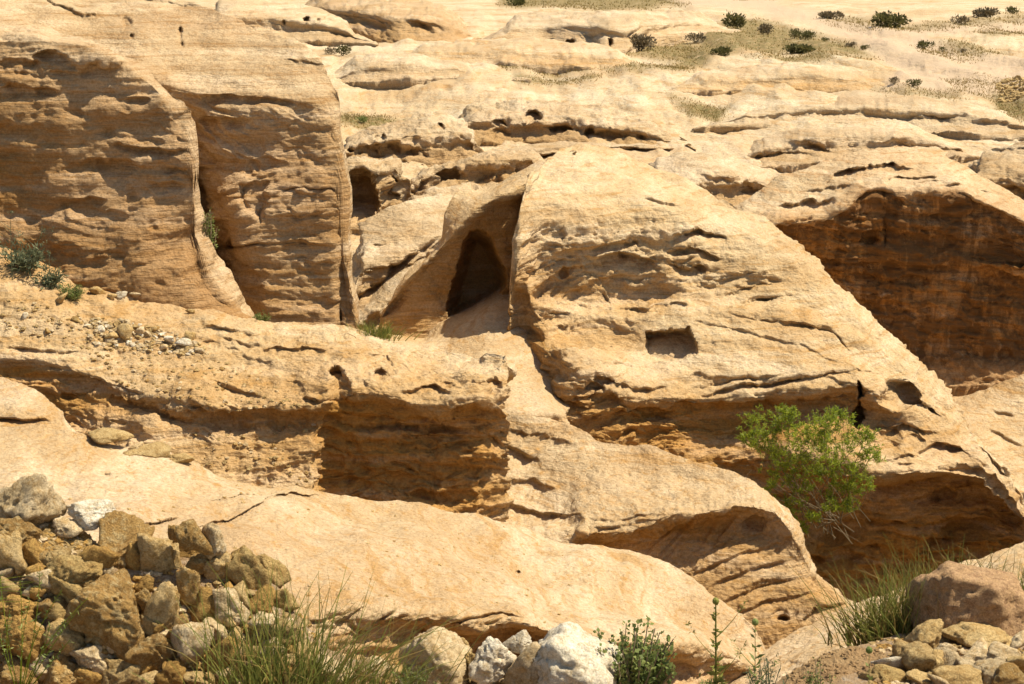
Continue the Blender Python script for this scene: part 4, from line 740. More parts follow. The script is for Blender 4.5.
fg = loft("rock_slab", [
    [(-750, 412, 19.8), (-160, 412, 19.8), (0, 424, 19.6), (77, 429, 19.6), (100, 439, 19.6), (190, 459, 19.8), (240, 479, 20), (320, 491, 20.2), (340, 496, 20.3), (430, 508, 20.6), (500, 525, 20.8), (560, 540, 20.8), (600, 545, 20.8), (650, 557, 20.5), (690, 575, 20), (730, 605, 19.4), (752, 630, 18.9), (762, 648, 18.6), (768, 665, 18.3)],
    [(-750, 450, 18.6), (-160, 450, 18.6), (0, 455, 18.4), (100, 466, 18.5), (240, 496, 18.9), (340, 512, 19.2), (430, 524, 19.6), (500, 540, 19.9), (560, 552, 20), (600, 557, 20), (650, 569, 19.9), (690, 587, 19.5), (730, 616, 19), (752, 638, 18.7), (762, 652, 18.5), (768, 668, 18.2)],
    [(-750, 520, 16.2), (-160, 520, 16.2), (0, 530, 15.9), (240, 550, 16.2), (400, 572, 16.8), (500, 584, 17.4), (600, 600, 18.1), (690, 622, 18.5), (730, 640, 18.5), (752, 650, 18.3), (762, 660, 18.2), (768, 672, 18)],
    [(-750, 610, 14, .1), (-160, 610, 14, .1), (0, 620, 13.8, .1), (240, 625, 14.2, .1), (380, 620, 15.2, .1), (430, 622, 15.5, .15), (470, 628, 15.6, .2), (510, 622, 15.9, .2), (550, 634, 16, .2), (620, 644, 16.4, .2), (690, 652, 16.9, .2), (730, 660, 17.4, .2), (768, 676, 17.8, .1)],
    [(-750, 640, 13.8, .4), (-160, 640, 13.8, .4), (0, 640, 13.6, .4), (240, 640, 14.0, .4), (380, 636, 15.3, .5), (430, 634, 15.7, .7), (470, 641, 16.2, .8), (510, 632, 16.4, .8), (550, 646, 16.4, .7), (620, 656, 16.8, .6), (690, 666, 17.1, .5), (730, 672, 17.5, .4), (768, 684, 17.7, .3)],
    [(-750, 760, 12.6, .4), (-160, 760, 12.6, .4), (0, 760, 12.6, .4), (240, 760, 13, .4), (430, 740, 14.5, .6), (550, 740, 15.2, .6), (690, 740, 16, .5), (768, 730, 17, .4)]],
    M['slab'], seed=86, step=1.35, q=dict(scale=0.7, big=0.10, lumps=0.05, pits=0.05, strata=0.8, dip=(0.12, 0.05), fine=0.02),
    ledges=[([(196, 528), (232, 518), (260, 506), (274, 494)], 1.5, 2.5), ([(130, 529), (160, 522), (180, 517)], 0.9, 2), ([(205, 504), (240, 499), (280, 494)], 0.6, 2), ([(262, 495), (290, 492), (322, 495)], 0.9, 2), ([(365, 625), (395, 610), (420, 592)], 0.12, 3), ([(330, 628), (370, 602), (400, 584)], 0.15, 4), ([(400, 640), (450, 624), (500, 612), (540, 618)], 0.25, 3), ([(468, 626), (490, 616), (512, 606)], 0.2, 3), ([(120, 448), (150, 444), (160, 452)], 0.3, 3)]
    + rand_ledges(40, (290, 540, 700, 640), 87, (20, 90), (0.06, 0.26), (2, 5), (-0.5, -0.1)) + rand_ledges(30, (60, 440, 560, 560), 88, (12, 60), (0.06, 0.3), (1, 3), (-0.3, 0.1)),
    holes=[(ell(519, 569, 2, 1.5), 0.15, 1.5), (ell(108, 471, 4, 1.5), 0.15, 1.5)], back=(1.5, 1.5), bottom=1.5)
LAYERS["big_slab"] = LAYERS["rock_slab"]
tag(fg, "broad smooth pale slab sweeping across the foreground behind the rubble wall", "rock slab")
gr = loft("rock_slab", [[(640, 735, 17), (700, 706, 17.4), (760, 658, 18.4), (790, 637, 19), (850, 606, 20), (900, 587, 20.5), (960, 563, 21), (1000, 550, 21.4), (1024, 539, 21.8), (1200, 470, 23), (1800, 470, 23)],
                        [(640, 745, 16.6), (760, 672, 17.6), (850, 628, 18.6), (900, 612, 19), (1024, 575, 20), (1200, 520, 21), (1800, 520, 21)],
                        [(640, 790, 14), (850, 720, 14.5), (1024, 690, 15), (1200, 640, 16), (1800, 640, 16)]],
          M['slab'], seed=89, q=dict(scale=0.7, big=0.08, lumps=0.04, pits=0.05, strata=0.4), back=(1.5, 1.5), ledges=[([(765, 668), (785, 662), (805, 668)], 0.25, 6)])
tag(gr, "pale rock slab slanting up to the right behind the pinkish boulder", "rock slab")

# ------------------------------------------------------------------ foreground earth
ge = loft("earth_bank", [
    [(-750, 500, 10.6), (-200, 500, 10.6), (0, 512, 10.4), (60, 520, 10.3), (110, 548, 10.1), (200, 562, 10.1), (275, 585, 10.1), (300, 618, 10.0), (340, 650, 10.0), (400, 664, 10.2), (470, 660, 10.3), (560, 668, 10.3), (640, 690, 10.2), (720, 700, 10.4), (790, 672, 11), (830, 655, 11.2), (865, 644, 11.4), (900, 634, 11.7), (960, 626, 12), (1024, 622, 12.2), (1250, 600, 13), (1800, 600, 13)],
    [(-750, 560, 9.7), (-200, 560, 9.7), (0, 560, 9.9), (110, 585, 9.75), (200, 600, 9.75), (300, 640, 9.6), (340, 662, 9.6), (400, 680, 9.6), (560, 690, 9.7), (640, 705, 9.7), (720, 712, 9.9), (830, 672, 10.6), (900, 655, 10.9), (1024, 645, 11.2), (1250, 630, 12), (1800, 630, 12)],
    [(-750, 700, 9.3), (-200, 700, 9.3), (300, 720, 9.2), (560, 740, 8.8), (830, 730, 9.2), (1250, 700, 10), (1800, 700, 10)],
    [(-750, 1000, 5.5), (-200, 1000, 5.5), (300, 1000, 5.5), (830, 1000, 5.6), (1250, 1000, 6), (1800, 1000, 6)]],
    M['earth'], seed=91, step=1.8, q=dict(scale=0.4, big=0.04, lumps=0.06, pits=0.03, strata=0.1, fine=0.02), back=(1.2, 2.5), bottom=1.0, sides=(False, False))
tag(ge, "stony earth bank in the foreground", "earth bank", kind="structure")

# ================================================================== STONES
def ico(sub):
    import bmesh
    bm = bmesh.new(); bmesh.ops.create_icosphere(bm, subdivisions=sub, radius=1)
    v = np.array([x.co[:] for x in bm.verts]); f = np.array([[q.index for q in p.verts] for p in bm.faces]); bm.free(); return v, f
ICO = {s: ico(s) for s in (2, 3, 4, 5)}
def stone_shape(size, sub, seed, tilt=0.0, rough=1.0, planes=13, power=11, cuts=None):
    r = np.random.default_rng(seed); v, f = ICO[sub]
    n = r.normal(size=(planes, 3)); n /= np.linalg.norm(n, axis=1)[:, None]; d = r.uniform(0.62, 1.0, planes)
    if cuts is not None: n = np.array([c[:3] for c in cuts], float); n /= np.linalg.norm(n, axis=1)[:, None]; d = np.array([c[3] for c in cuts])
    s_ = np.maximum(v @ n.T / d, 0)
    rad = (np.sum(s_ ** power, 1) + 0.35 ** power) ** (-1 / power)
    p = v * rad[:, None]
    p = p - (p.max(0) + p.min(0)) / 2; p = p / (p.max(0) - p.min(0))
    dirn = p / (np.linalg.norm(p, axis=1, keepdims=True) + 1e-9)
    q = p + seed * 1.37
    disp = 0.055 * fbm(q, 3.0, 4, seed % 97, 0.6) - 0.11 * np.clip(fbm(q, 6.5, 2, seed % 89 + 5) - 0.2, 0, 1) + 0.022 * fbm(q, 15, 2, seed % 71)
    p = p + dirn * (disp * rough)[:, None]
    p = p * np.asarray(size)
    if tilt:
        c, s2 = math.cos(tilt), math.sin(tilt)
        p = np.stack([p[:, 0] * c + p[:, 2] * s2, p[:, 1], -p[:, 0] * s2 + p[:, 2] * c], 1)
    return p, f
_ss = [4000]
def stone(label, px, py, wpx, hpx, Y, mat, name="stone", group=None, tilt=0.0, sub=4, rough=1.0, depth=None, cat="stone", power=11, planes=13, cuts=None):
    _ss[0] += 1
    k = Y / 1365.0
    size = (wpx * k * 1.12, (depth or (0.55 * wpx + 0.45 * hpx)) * k * 1.05, hpx * k * 1.15)
    p, f = stone_shape(size, sub, _ss[0], math.radians(tilt), rough, planes, power, cuts)
    o = make_mesh(name, p, f, M[mat])
    o.location = tuple(float(c) for c in W(px, py, Y))
    return tag(o, label, cat, group)
def bank_Y(px, py, lo=0.0):
    P, _ = at_layer("earth_bank", px, py); return float(P[1]) - lo

GW = "stones of the rubble wall"
WALL = [
 (22, 505, 66, 52, 'pale', 10.2, 0, "large pale rough block at the far left end on top of the rubble wall"),
 (90, 513, 46, 22, 'white', 10.25, 5, "flat whitish stone lying on top of the rubble wall, right of the large pale block"),
 (70, 528, 30, 16, 'pale', 10.15, 0, "flat cream stone just below the flat whitish stone on the wall top"),
 (119, 549, 50, 56, 'rust', 9.75, 20, "rusty brown angular block leaning at the wall top, highest of the brown ones"),
 (100, 560, 36, 34, 'ochre', 9.8, 0, "orange stone wedged behind the left side of the rusty angular block"),
 (5, 557, 40, 52, 'grey', 9.7, 0, "smooth pinkish grey boulder cut by the left edge of the view"),
 (14, 533, 42, 26, 'rust', 9.95, 15, "brown slab stone between the large pale block and the pinkish grey boulder"),
 (34, 556, 28, 28, 'ochre', 9.7, 0, "small ochre stone right beside the pinkish grey boulder"),
 (78, 573, 50, 36, 'yellow', 9.6, -10, "yellow pitted stone with a lit top left of the rusty angular block"),
 (66, 590, 32, 30, 'yellow', 9.5, 0, "small yellow stone tucked under the yellow pitted stone"),
 (44, 581, 30, 24, 'pale', 9.6, 0, "small pale stone left of the yellow pitted stone"),
 (113, 606, 72, 62, 'rust', 9.4, 25, "biggest rusty rough boulder in the middle of the rubble wall"),
 (27, 640, 54, 52, 'ochre', 9.2, 0, "large ochre boulder behind the yellow-green sprig near the left edge"),
 (65, 638, 38, 34, 'tan', 9.25, 10, "pale ochre stone touching the right side of the large ochre boulder"),
 (90, 657, 44, 28, 'pale', 9.2, 8, "pale flat-topped stone below the biggest rusty boulder"),
 (128, 640, 38, 40, 'rust', 9.3, 30, "brown stone under the right side of the biggest rusty boulder"),
 (60, 674, 42, 34, 'rust', 9.1, 0, "dark brown stone at the bottom edge below the pale ochre stone"),
 (125, 677, 44, 38, 'tan', 9.1, 0, "pale ochre pitted stone at the bottom edge below the brown stone"),
 (18, 608, 42, 28, 'ochre', 9.4, 0, "ochre stone above the large ochre boulder near the left edge"),
 (15, 676, 42, 30, 'rust', 9.05, 0, "brown stone in the bottom left corner"),
 (160, 562, 44, 56, 'grey', 9.75, 10, "pale grey rounded boulder right of the rusty angular block"),
 (179, 546, 36, 36, 'ochre', 9.85, 35, "bright ochre stone behind the top of the pale grey boulder"),
 (195, 538, 32, 34, 'rust', 9.9, 0, "brown pitted stone, rightmost on the high part of the wall top"),
 (212, 541, 20, 32, 'pale', 9.95, -10, "narrow whitish stone right of the brown pitted stone on the wall top"),
 (203, 567, 28, 24, 'rust', 9.7, 25, "small orange-brown stone below the brown pitted stone"),
 (221, 570, 32, 40, 'grey', 9.75, -20, "pale grey stone left of the yellow-brown knobbly block"),
 (247, 573, 38, 46, 'yellow', 9.7, -20, "yellow-brown knobbly block at the right end of the wall top"),
 (272, 573, 30, 38, 'yellow', 9.8, 0, "square yellow-brown block at the very right end of the wall top"),
 (258, 602, 30, 32, 'ochre', 9.6, 0, "orange-brown rounded stone under the yellow-brown knobbly block"),
 (227, 608, 26, 38, 'pale', 9.55, -15, "pale pitted stone left of the orange-brown rounded stone"),
 (188, 594, 24, 50, 'rust', 9.5, 0, "tall narrow rusty stone below the small orange-brown stone"),
 (164, 613, 34, 58, 'grey', 9.4, 22, "tall light grey oval stone right of the biggest rusty boulder"),
 (205, 612, 26, 46, 'ochre', 9.45, 12, "ochre banded upright stone right of the tall narrow rusty stone"),
 (214, 630, 24, 22, 'pale', 9.45, 0, "small pale stone below the ochre banded upright stone"),
 (194, 646, 40, 42, 'pale', 9.25, 0, "whitish pitted boulder low in the wall, left of the orange slab"),
 (218, 660, 22, 50, 'ochre', 9.2, 32, "orange slab stone leaning to the right low in the wall"),
 (156, 656, 42, 36, 'rust', 9.2, -20, "brown stone left of the whitish pitted boulder"),
 (227, 676, 20, 20, 'pale', 9.1, 0, "small whitish stone at the bottom edge right of the orange slab"),
 (172, 675, 28, 32, 'ochre', 9.1, 10, "ochre stone at the bottom edge below the whitish pitted boulder"),
 (268, 624, 32, 24, 'pale', 9.5, 0, "pale pitted stone behind the grass below the right end of the wall"),
 (284, 603, 26, 30, 'yellow', 9.65, 0, "brown-yellow pitted stone at the wall's right foot"),
 (234, 640, 24, 28, 'tan', 9.35, 0, "tan stone right of the top of the orange slab"),
 (143, 603, 20, 30, 'rust', 9.45, 0, "small brown stone between the biggest rusty boulder and the grey oval stone"),
 (244, 660, 26, 32, 'rust', 9.2, 0, "brown stone behind the left edge of the tall grass"),
 (256, 676, 30, 26, 'ochre', 9.1, 0, "ochre stone at the bottom edge behind the tall grass"),
 (145, 585, 18, 18, 'ochre', 9.65, 0, "small ochre stone under the pale grey rounded boulder"),
 (52, 608, 34, 24, 'yellow', 9.45, 0, "yellow stone between the small yellow stone and the large ochre boulder"),
 (96, 632, 24, 20, 'tan', 9.3, 0, "small tan stone under the left side of the biggest rusty boulder"),
 (240, 615, 18, 20, 'pale', 9.5, 0, "small white stone left of the orange-brown rounded stone"),
 (5, 590, 30, 26, 'tan', 9.55, 0, "tan stone under the pinkish grey boulder at the left edge"),
 (40, 667, 30, 24, 'pale', 9.1, 0, "pale stone between the brown corner stone and the large ochre boulder"),
 (92, 678, 30, 24, 'ochre', 9.05, 0, "ochre stone at the bottom edge under the pale flat-topped stone"),
 (102, 640, 26, 22, 'rust', 9.25, 0, "dark stone wedged above the pale flat-topped stone"),
 (146, 682, 26, 22, 'grey', 9.05, 0, "grey stone at the bottom edge left of the whitish pitted boulder"),
 (180, 628, 22, 28, 'rust', 9.35, 0, "brown stone between the grey oval stone and the whitish pitted boulder"),
 (200, 682, 28, 20, 'tan', 9.0, 0, "tan stone at the bottom edge below the orange slab"),
 (285, 632, 34, 26, 'tan', 9.45, 0, "tan stone in the grass at the wall's right foot"),
 (268, 652, 34, 30, 'pale', 9.25, 0, "pale stone deep in the tall grass"),
 (300, 655, 36, 26, 'tan', 9.25, 0, "broad tan stone behind the middle of the tall grass"),
 (335, 668, 40, 26, 'pale', 9.3, 0, "cream stone between the tall grass and the thin brownish grass"),
 (372, 672, 34, 26, 'pale', 9.3, 0, "whitish stone behind the thin brownish grass"),
 (400, 676, 30, 22, 'tan', 9.3, 0, "tan stone at the left foot of the cream sloping stone"),
 (138, 560, 22, 34, 'ochre', 9.8, 0, "ochre stone squeezed between the rusty angular block and the pale grey boulder"),
 (240, 600, 22, 26, 'tan', 9.6, 0, "tan stone under the left side of the yellow-brown knobbly block"),
 (150, 626, 18, 24, 'tan', 9.4, 0, "tan stone at the lower left of the grey oval stone"),
 (58, 560, 22, 18, 'tan', 9.7, 0, "small tan stone between the small ochre stone and the yellow pitted stone"),
]
for (x, y, ww, hh, mt, Yd, tl, lab) in WALL:
    stone(lab, x, y, ww * 1.06, hh * 1.06, bank_Y(x, y + 4) - 0.02 if y > 545 else Yd, mt, group=GW, tilt=tl, sub=5 if ww > 40 else 4, power=12, planes=15, rough=1.15, depth=0.8 * ww)
_r = np.random.default_rng(404); _n = 0
while _n < 46:
    x_, y_ = _r.uniform(0, 300), _r.uniform(545, 682)
    if y_ < 545 + 0.22 * x_ - 10 or (x_ > 260 and y_ < 625): continue
    _n += 1
    stone("small tan stone wedged in a gap between the bigger stones of the wall", x_, y_, _r.uniform(12, 21), _r.uniform(10, 17), bank_Y(x_, y_) - 0.05, ('tan', 'ochre', 'rust', 'pale')[int(_r.integers(4))], group="small gap stones of the rubble wall", sub=3, power=13)
GB = "pale stones in the foreground"
for (x, y, ww, hh, mt, Yd, tl, lab) in [
 (440, 666, 78, 62, 'pale', 9.6, 14, "cream sloping stone right of the foreground grass, leftmost of the pale ones"),
 (455, 648, 34, 22, 'tan', 9.9, 0, "small tan stone behind the cream sloping stone"),
 (476, 664, 22, 22, 'yellow', 9.6, 0, "small yellow stone between the cream sloping stone and the white-grey boulder"),
 (496, 657, 54, 46, 'white', 9.6, 0, "white-grey rounded boulder in the middle of the pale foreground stones"),
 (516, 641, 32, 18, 'white', 9.9, 0, "small white stone peeping out behind the white-grey boulder"),
 (527, 664, 64, 50, 'pale', 9.5, -25, "cream yellow-spotted boulder against the left side of the white angular block"),
 (578, 672, 108, 72, 'white', 9.3, 8, "large white angular block left of the leafy bush")]:
    stone(lab, x, y, ww, hh, Yd, mt, group=GB, tilt=tl, sub=5, power=16, planes=11, cuts=[(-1, -.5, -.1, .6), (-.2, -1, .1, .6), (.35, -.15, 1, .5), (1, -.3, .5, .8), (0, .2, -1, .5), (0, 1, .3, .7), (.1, -.75, .7, .68), (-.7, .2, .8, .7)] if ww > 70 else None)
GR = "stones in the rubble under the boulder"
stone("big pinkish brown boulder resting on the rubble at the right edge", 972, 603, 106, 64, 11.6, 'pink', name="boulder", tilt=3, sub=5, cat="boulder", rough=0.8, power=60, depth=72, cuts=[(-1, -.25, .12, .80), (-.15, -1, .18, .7), (.45, -.85, .35, .82), (1, -.1, .1, .95), (.1, .1, 1, .62), (.75, -.2, .8, .88), (-.6, .2, .9, .82), (0, 0, -1, .6), (0, 1, 0, .8), (.5, -.6, .75, .86)])
for (x, y, ww, hh, mt, Yd, tl, lab) in [
 (986, 639, 80, 24, 'tan', 11.2, 0, "long flat brownish slab directly under the big pinkish boulder"),
 (926, 638, 42, 26, 'tan', 11.1, -30, "angular tan stone leaning against the left foot of the big pinkish boulder"),
 (892, 663, 36, 28, 'white', 10.6, 0, "whitest stone of the rubble, at its left end"),
 (917, 661, 32, 30, 'tan', 10.5, 15, "tan stone right of the whitest stone of the rubble"),
 (936, 666, 20, 34, 'tan', 10.5, 10, "narrow upright tan stone below the angular leaning stone"),
 (949, 661, 28, 24, 'pale', 10.5, 0, "pale stone right of the narrow upright tan stone"),
 (973, 654, 36, 24, 'pale', 10.6, 0, "pale broad stone below the middle of the long flat slab"),
 (1002, 652, 38, 24, 'pale', 10.6, 0, "pale stone below the right end of the long flat slab"),
 (887, 677, 40, 22, 'yellow', 10.3, 0, "yellow stone at the bottom edge under the whitest stone of the rubble"),
 (919, 680, 30, 18, 'tan', 10.2, 0, "tan stone at the bottom edge right of the yellow stone"),
 (957, 680, 54, 24, 'tan', 10.2, 0, "broad tan stone in the middle of the rubble's bottom edge"),
 (989, 672, 38, 26, 'pale', 10.3, 0, "pale stone right of the broad tan stone at the bottom"),
 (1010, 678, 38, 30, 'rust', 10.2, 0, "brown stone in the bottom right corner"),
 (968, 667, 22, 16, 'pale', 10.4, 0, "small pale stone above the broad tan stone"),
 (1018, 663, 26, 20, 'tan', 10.4, 0, "tan stone at the right edge above the brown corner stone"),
 (903, 649, 20, 16, 'tan', 10.9, 0, "small tan stone at the foot of the grass clump"),
 (948, 648, 22, 12, 'pale', 10.9, 0, "small flat pale stone beside the angular leaning stone"),
 (1020, 640, 24, 18, 'pale', 10.9, 0, "pale stone beside the right end of the long flat slab"),
 (938, 683, 20, 16, 'pale', 10.1, 0, "small pale stone between two tan stones at the bottom edge"),
 (870, 679, 20, 14, 'tan', 10.3, 0, "small tan stone where the rubble meets the brown soil")]:
    stone(lab, x, y, ww, hh, Yd, mt, group=GR, tilt=tl, sub=4, power=15)
# brown soil patch right of the stalks
sp = loft("soil", [[(780, 682, 10.9), (815, 660, 10.95), (840, 650, 11.0), (872, 646, 11.0), (890, 655, 10.8)], [(780, 690, 10.4), (840, 672, 10.5), (890, 680, 10.2)], [(780, 720, 9.3), (890, 720, 9.3)]],
          M['soil'], seed=93, step=1.3, q=dict(scale=0.3, big=0.03, lumps=0.10, pits=0.05, strata=0.2, fine=0.03), back=(0.4, 0.4), bottom=0.4)
tag(sp, "loose brown soil beside the foreground rubble", "soil", kind="structure")

# stones lying on the terrace and slabs
GT = "loose stones on the rock terrace"
def lay_stone(layer, label, px, py, ww, hh, mt, tilt=0, sub=3, group=GT):
    P, _ = at_layer(layer, px, py); k = float(P[1]) / 1365.0
    _ss[0] += 1
    p, f = stone_shape((ww * k * 1.1, (0.6 * ww + 0.4 * hh) * k, hh * k * 1.2), sub, _ss[0], math.radians(tilt), 0.8)
    o = make_mesh("stone", p, f, M[mt]); o.location = (float(P[0]), float(P[1]), float(P[2]) + 0.28 * hh * k)
    return tag(o, label, "stone", group)
for (x, y, ww, hh, mt, tl, lab) in [
 (97, 291, 15, 9, 'rust', 0, "dark brown stone at the foot of the left cliff, leftmost of four in a row"),
 (113, 294, 9, 6, 'grey', 0, "grey stone second in the row at the foot of the left cliff"),
 (122, 293, 11, 7, 'white', 0, "whitish stone third in the row at the foot of the left cliff"),
 (137, 293, 13, 7, 'pale', 0, "pale flat stone last in the row at the foot of the left cliff"),
 (25, 317, 6, 6, 'white', 0, "small bright white stone alone on the earthy slope at left"),
 (76, 319, 8, 6, 'yellow', 0, "yellow stone above the scree patch on the terrace"),
 (61, 300, 18, 6, 'tan', -35, "tan slab lying slanted below the green plants on the terrace"),
 (124, 338, 15, 15, 'grey', 15, "grey upright stone, largest in the scree patch"),
 (112, 339, 14, 8, 'tan', 0, "tan stone left of the grey upright stone in the scree"),
 (101, 331, 9, 7, 'white', 0, "white stone at the upper left of the scree patch"),
 (140, 335, 10, 9, 'pale', 0, "pale stone right of the grey upright stone in the scree"),
 (155, 331, 8, 7, 'rust', 0, "brown stone at the upper right of the scree patch"),
 (170, 343, 10, 7, 'white', 0, "white stone in the lower middle of the scree patch"),
 (185, 348, 15, 8, 'white', 5, "flat bright white stone near the lower end of the scree"),
 (163, 351, 9, 6, 'pale', 0, "pale stone left below the flat bright white stone"),
 (200, 354, 10, 5, 'pale', 0, "pale stone at the lowest end of the scree"),
 (190, 338, 10, 9, 'tan', 0, "tan stone standing just above the flat bright white stone"),
 (95, 322, 12, 5, 'pale', 0, "flat pale stone right of the yellow stone on the terrace"),
 (190, 312, 9, 4, 'rust', 0, "dark flat stone on the smooth rock under the left cliff"),
 (48, 330, 7, 6, 'rust', 0, "brown stone on the earthy slope above the pale lip")]:
    lay_stone("rock_terrace", lab, x, y, ww, hh, mt, tl)
for (x, y, ww, hh, mt, tl, lab) in [
 (109, 437, 42, 13, 'tan', 4, "long flat flake of rock below the terrace's undercut, first of three"),
 (148, 450, 42, 14, 'tan', 14, "broad flake of rock on the slab's edge, middle of three"),
 (181, 459, 24, 9, 'tan', 5, "small flake of rock beside the terrace rubble, last of three"),
 (136, 446, 14, 7, 'pale', 0, "small pale stone between the first two flakes of rock")]:
    lay_stone("rock_slab", lab, x, y, ww, hh, mt, tl, sub=4, group="flakes of rock on the slab's edge") if False else \
    stone(lab, x, y, ww, hh, 19.55, mt, group="flakes of rock on the slab's edge", tilt=tl, sub=4, power=16)

# gravel: uncountable small bits
def gravel(name, pts, mats, label, sizes):
    """one stuff object per material"""
    v, f = ICO[2]; r = np.random.default_rng(len(pts))
    V, Fc, off = [], [], 0
    for (P, s_) in zip(pts, sizes):
        sh = v * (1 + 0.22 * r.normal(size=(len(v), 1))) * np.array([1, r.uniform(.7, 1), r.uniform(.45, .8)]) * s_
        a = r.uniform(0, 6.28); c, s2 = math.cos(a), math.sin(a)
        sh = np.stack([sh[:, 0] * c - sh[:, 1] * s2, sh[:, 0] * s2 + sh[:, 1] * c, sh[:, 2]], 1)
        V.append(sh + P); Fc.append(f + off); off += len(v)
    o = make_mesh(name, np.concatenate(V), np.concatenate(Fc), mats, smooth_=False)
    return tag(o, label, "gravel", kind="stuff")
def scatter(layer, polys, n, seed):
    r = np.random.default_rng(seed); X, Yv, Pf, Nf = LAYERS[layer]; idx = []
    for p in polys:
        sel = np.where(poly_sd(p, X, Yv) < 0)[0]; idx += list(r.choice(sel, min(n, len(sel)), replace=False))
    return Pf[np.array(idx)]
r_ = np.random.default_rng(5)
SCREE = [[(85, 318), (120, 322), (165, 328), (205, 350), (190, 358), (150, 352), (100, 345), (85, 335)]]
SLOPE = [[(0, 300), (60, 300), (100, 318), (200, 352), (320, 395), (320, 408), (200, 410), (140, 395), (85, 350), (0, 330)], [(190, 430), (318, 420), (318, 490), (200, 462)]]
for mt, n, s1, s2 in (('pale', 110, 0.02, 0.085), ('tan', 110, 0.02, 0.08), ('white', 45, 0.02, 0.08)):
    pts = scatter("rock_terrace", SCREE, n, n + len(mt)); gravel("gravel", pts, M[mt], "small loose stones of the scree on the rock terrace", r_.uniform(s1, s2, len(pts)) ** 1.0)
for mt, n in (('tan', 240), ('rust', 120), ('pale', 110)):
    pts = np.concatenate([scatter("rock_terrace", SLOPE[:1], n, n * 3), scatter("rock_terrace", SLOPE[1:], n // 4, n * 4)]); gravel("gravel", pts, M[mt], "fine rubble on the terrace slope", np.exp(r_.uniform(np.log(0.012), np.log(0.055), len(pts))))
WTOP = [[(30, 520), (110, 522), (115, 545), (60, 560), (35, 550)], [(0, 520), (300, 600), (330, 684), (0, 684)], [(380, 660), (640, 670), (640, 700), (380, 700)], [(870, 640), (1040, 628), (1040, 700), (870, 700)], [(-420, 520), (0, 520), (0, 690), (-420, 690)], [(1040, 630), (1400, 620), (1400, 700), (1040, 700)]]
for mt, n in (('pale', 260), ('tan', 420), ('ochre', 300)):
    pts = scatter("earth_bank", WTOP, n, n * 5 + len(mt)); gravel("gravel", pts, M[mt], "small rubble between the foreground stones", np.exp(r_.uniform(np.log(0.01), np.log(0.05), len(pts))))
for (x0_, x1_) in ((-420, -25), (1050, 1400)):
    pts = scatter("earth_bank", [[(x0_, 525), (x1_, 525), (x1_, 690), (x0_, 690)]], 140, abs(x0_)); gravel("gravel", pts, M['tan'], "rubble on the earth bank beside the wall", np.exp(r_.uniform(np.log(0.03), np.log(0.13), len(pts))))
pts = scatter("soil", [[(790, 655), (890, 645), (890, 700), (790, 700)]], 260, 9); gravel("gravel", pts, M['soil'], "clods of brown soil", r_.uniform(0.01, 0.03, len(pts)))
for mt, n in (('tan', 120), ('rust', 70), ('pale', 70)):
    pts = scatter("big_slab", [[(80, 440), (200, 462), (330, 500), (500, 530), (600, 560), (560, 620), (300, 620), (60, 500)]], n, n + 3)
    gravel("gravel", pts, M[mt], "scattered grit on the broad smooth slab", np.exp(r_.uniform(np.log(0.008), np.log(0.03), len(pts))))
pts = scatter("terrain", [[(995, 84), (1040, 84), (1040, 98), (1000, 97)]], 140, 10); gravel("gravel", pts, M['grey'], "heap of grey rubble beside the track at the right edge", r_.uniform(0.08, 0.25, len(pts)))

# ================================================================== PLANTS
class Strips:
    """collects tapered ribbons (blades, twigs) and leaves into one mesh"""
    def __init__(s): s.V, s.F, s.n = [], [], 0
    def blade(s, p0, d, L, w_, bend, r, seg=5, tipw=0.15):
        bend = np.asarray(bend, float)
        d = np.asarray(d, float); d /= np.linalg.norm(d); side = np.cross(d, [r.normal(), r.normal(), 0.3]); side /= np.linalg.norm(side) + 1e-9
        p = np.asarray(p0, float).copy(); pts = []
        for i in range(seg + 1):
            t = i / seg; ww = w_ * (1 - t) + w_ * tipw * t
            pts += [p - side * ww / 2, p + side * ww / 2]
            p = p + d * L / seg; d = d + np.asarray(bend) / seg; d /= np.linalg.norm(d)
        s.V += pts
        for i in range(seg): a = s.n + 2 * i; s.F.append((a, a + 1, a + 3, a + 2))
        s.n += 2 * (seg + 1); return p, d
    def tube(s, pts, r0, r1, k=5):
        pts = np.asarray(pts, float); n = len(pts)
        for i, p in enumerate(pts):
            t = pts[min(i + 1, n - 1)] - pts[max(i - 1, 0)]; t /= np.linalg.norm(t) + 1e-9
            a = np.cross(t, [0.3, 1, 0.2]); a /= np.linalg.norm(a); b = np.cross(t, a); rr_ = r0 + (r1 - r0) * i / (n - 1)
            for j in range(k):
                q = 2 * math.pi * j / k; s.V.append(p + rr_ * (math.cos(q) * a + math.sin(q) * b))
        for i in range(n - 1):
            for j in range(k):
                s.F.append((s.n + i * k + j, s.n + i * k + (j + 1) % k, s.n + (i + 1) * k + (j + 1) % k, s.n + (i + 1) * k + j))
        s.n += n * k
    def leaf(s, p, d, L, w_, r):
        d = np.asarray(d, float); d /= np.linalg.norm(d) + 1e-9; side = np.cross(d, r.normal(size=3)); side /= np.linalg.norm(side) + 1e-9
        up = np.cross(side, d) * 0.12 * L
        s.V += [p, p + d * L * 0.5 + side * w_ / 2 + up, p + d * L, p + d * L * 0.5 - side * w_ / 2 + up]
        s.F.append((s.n, s.n + 1, s.n + 2, s.n + 3)); s.n += 4
    def build(s, name, mat, parent=None, origin=None):
        V = np.array(s.V)
        if origin is not None: V = V - origin
        o = make_mesh(name, V, np.array(s.F), M[mat], parent)
        if origin is not None and parent is None: o.location = tuple(float(c) for c in origin)
        return o

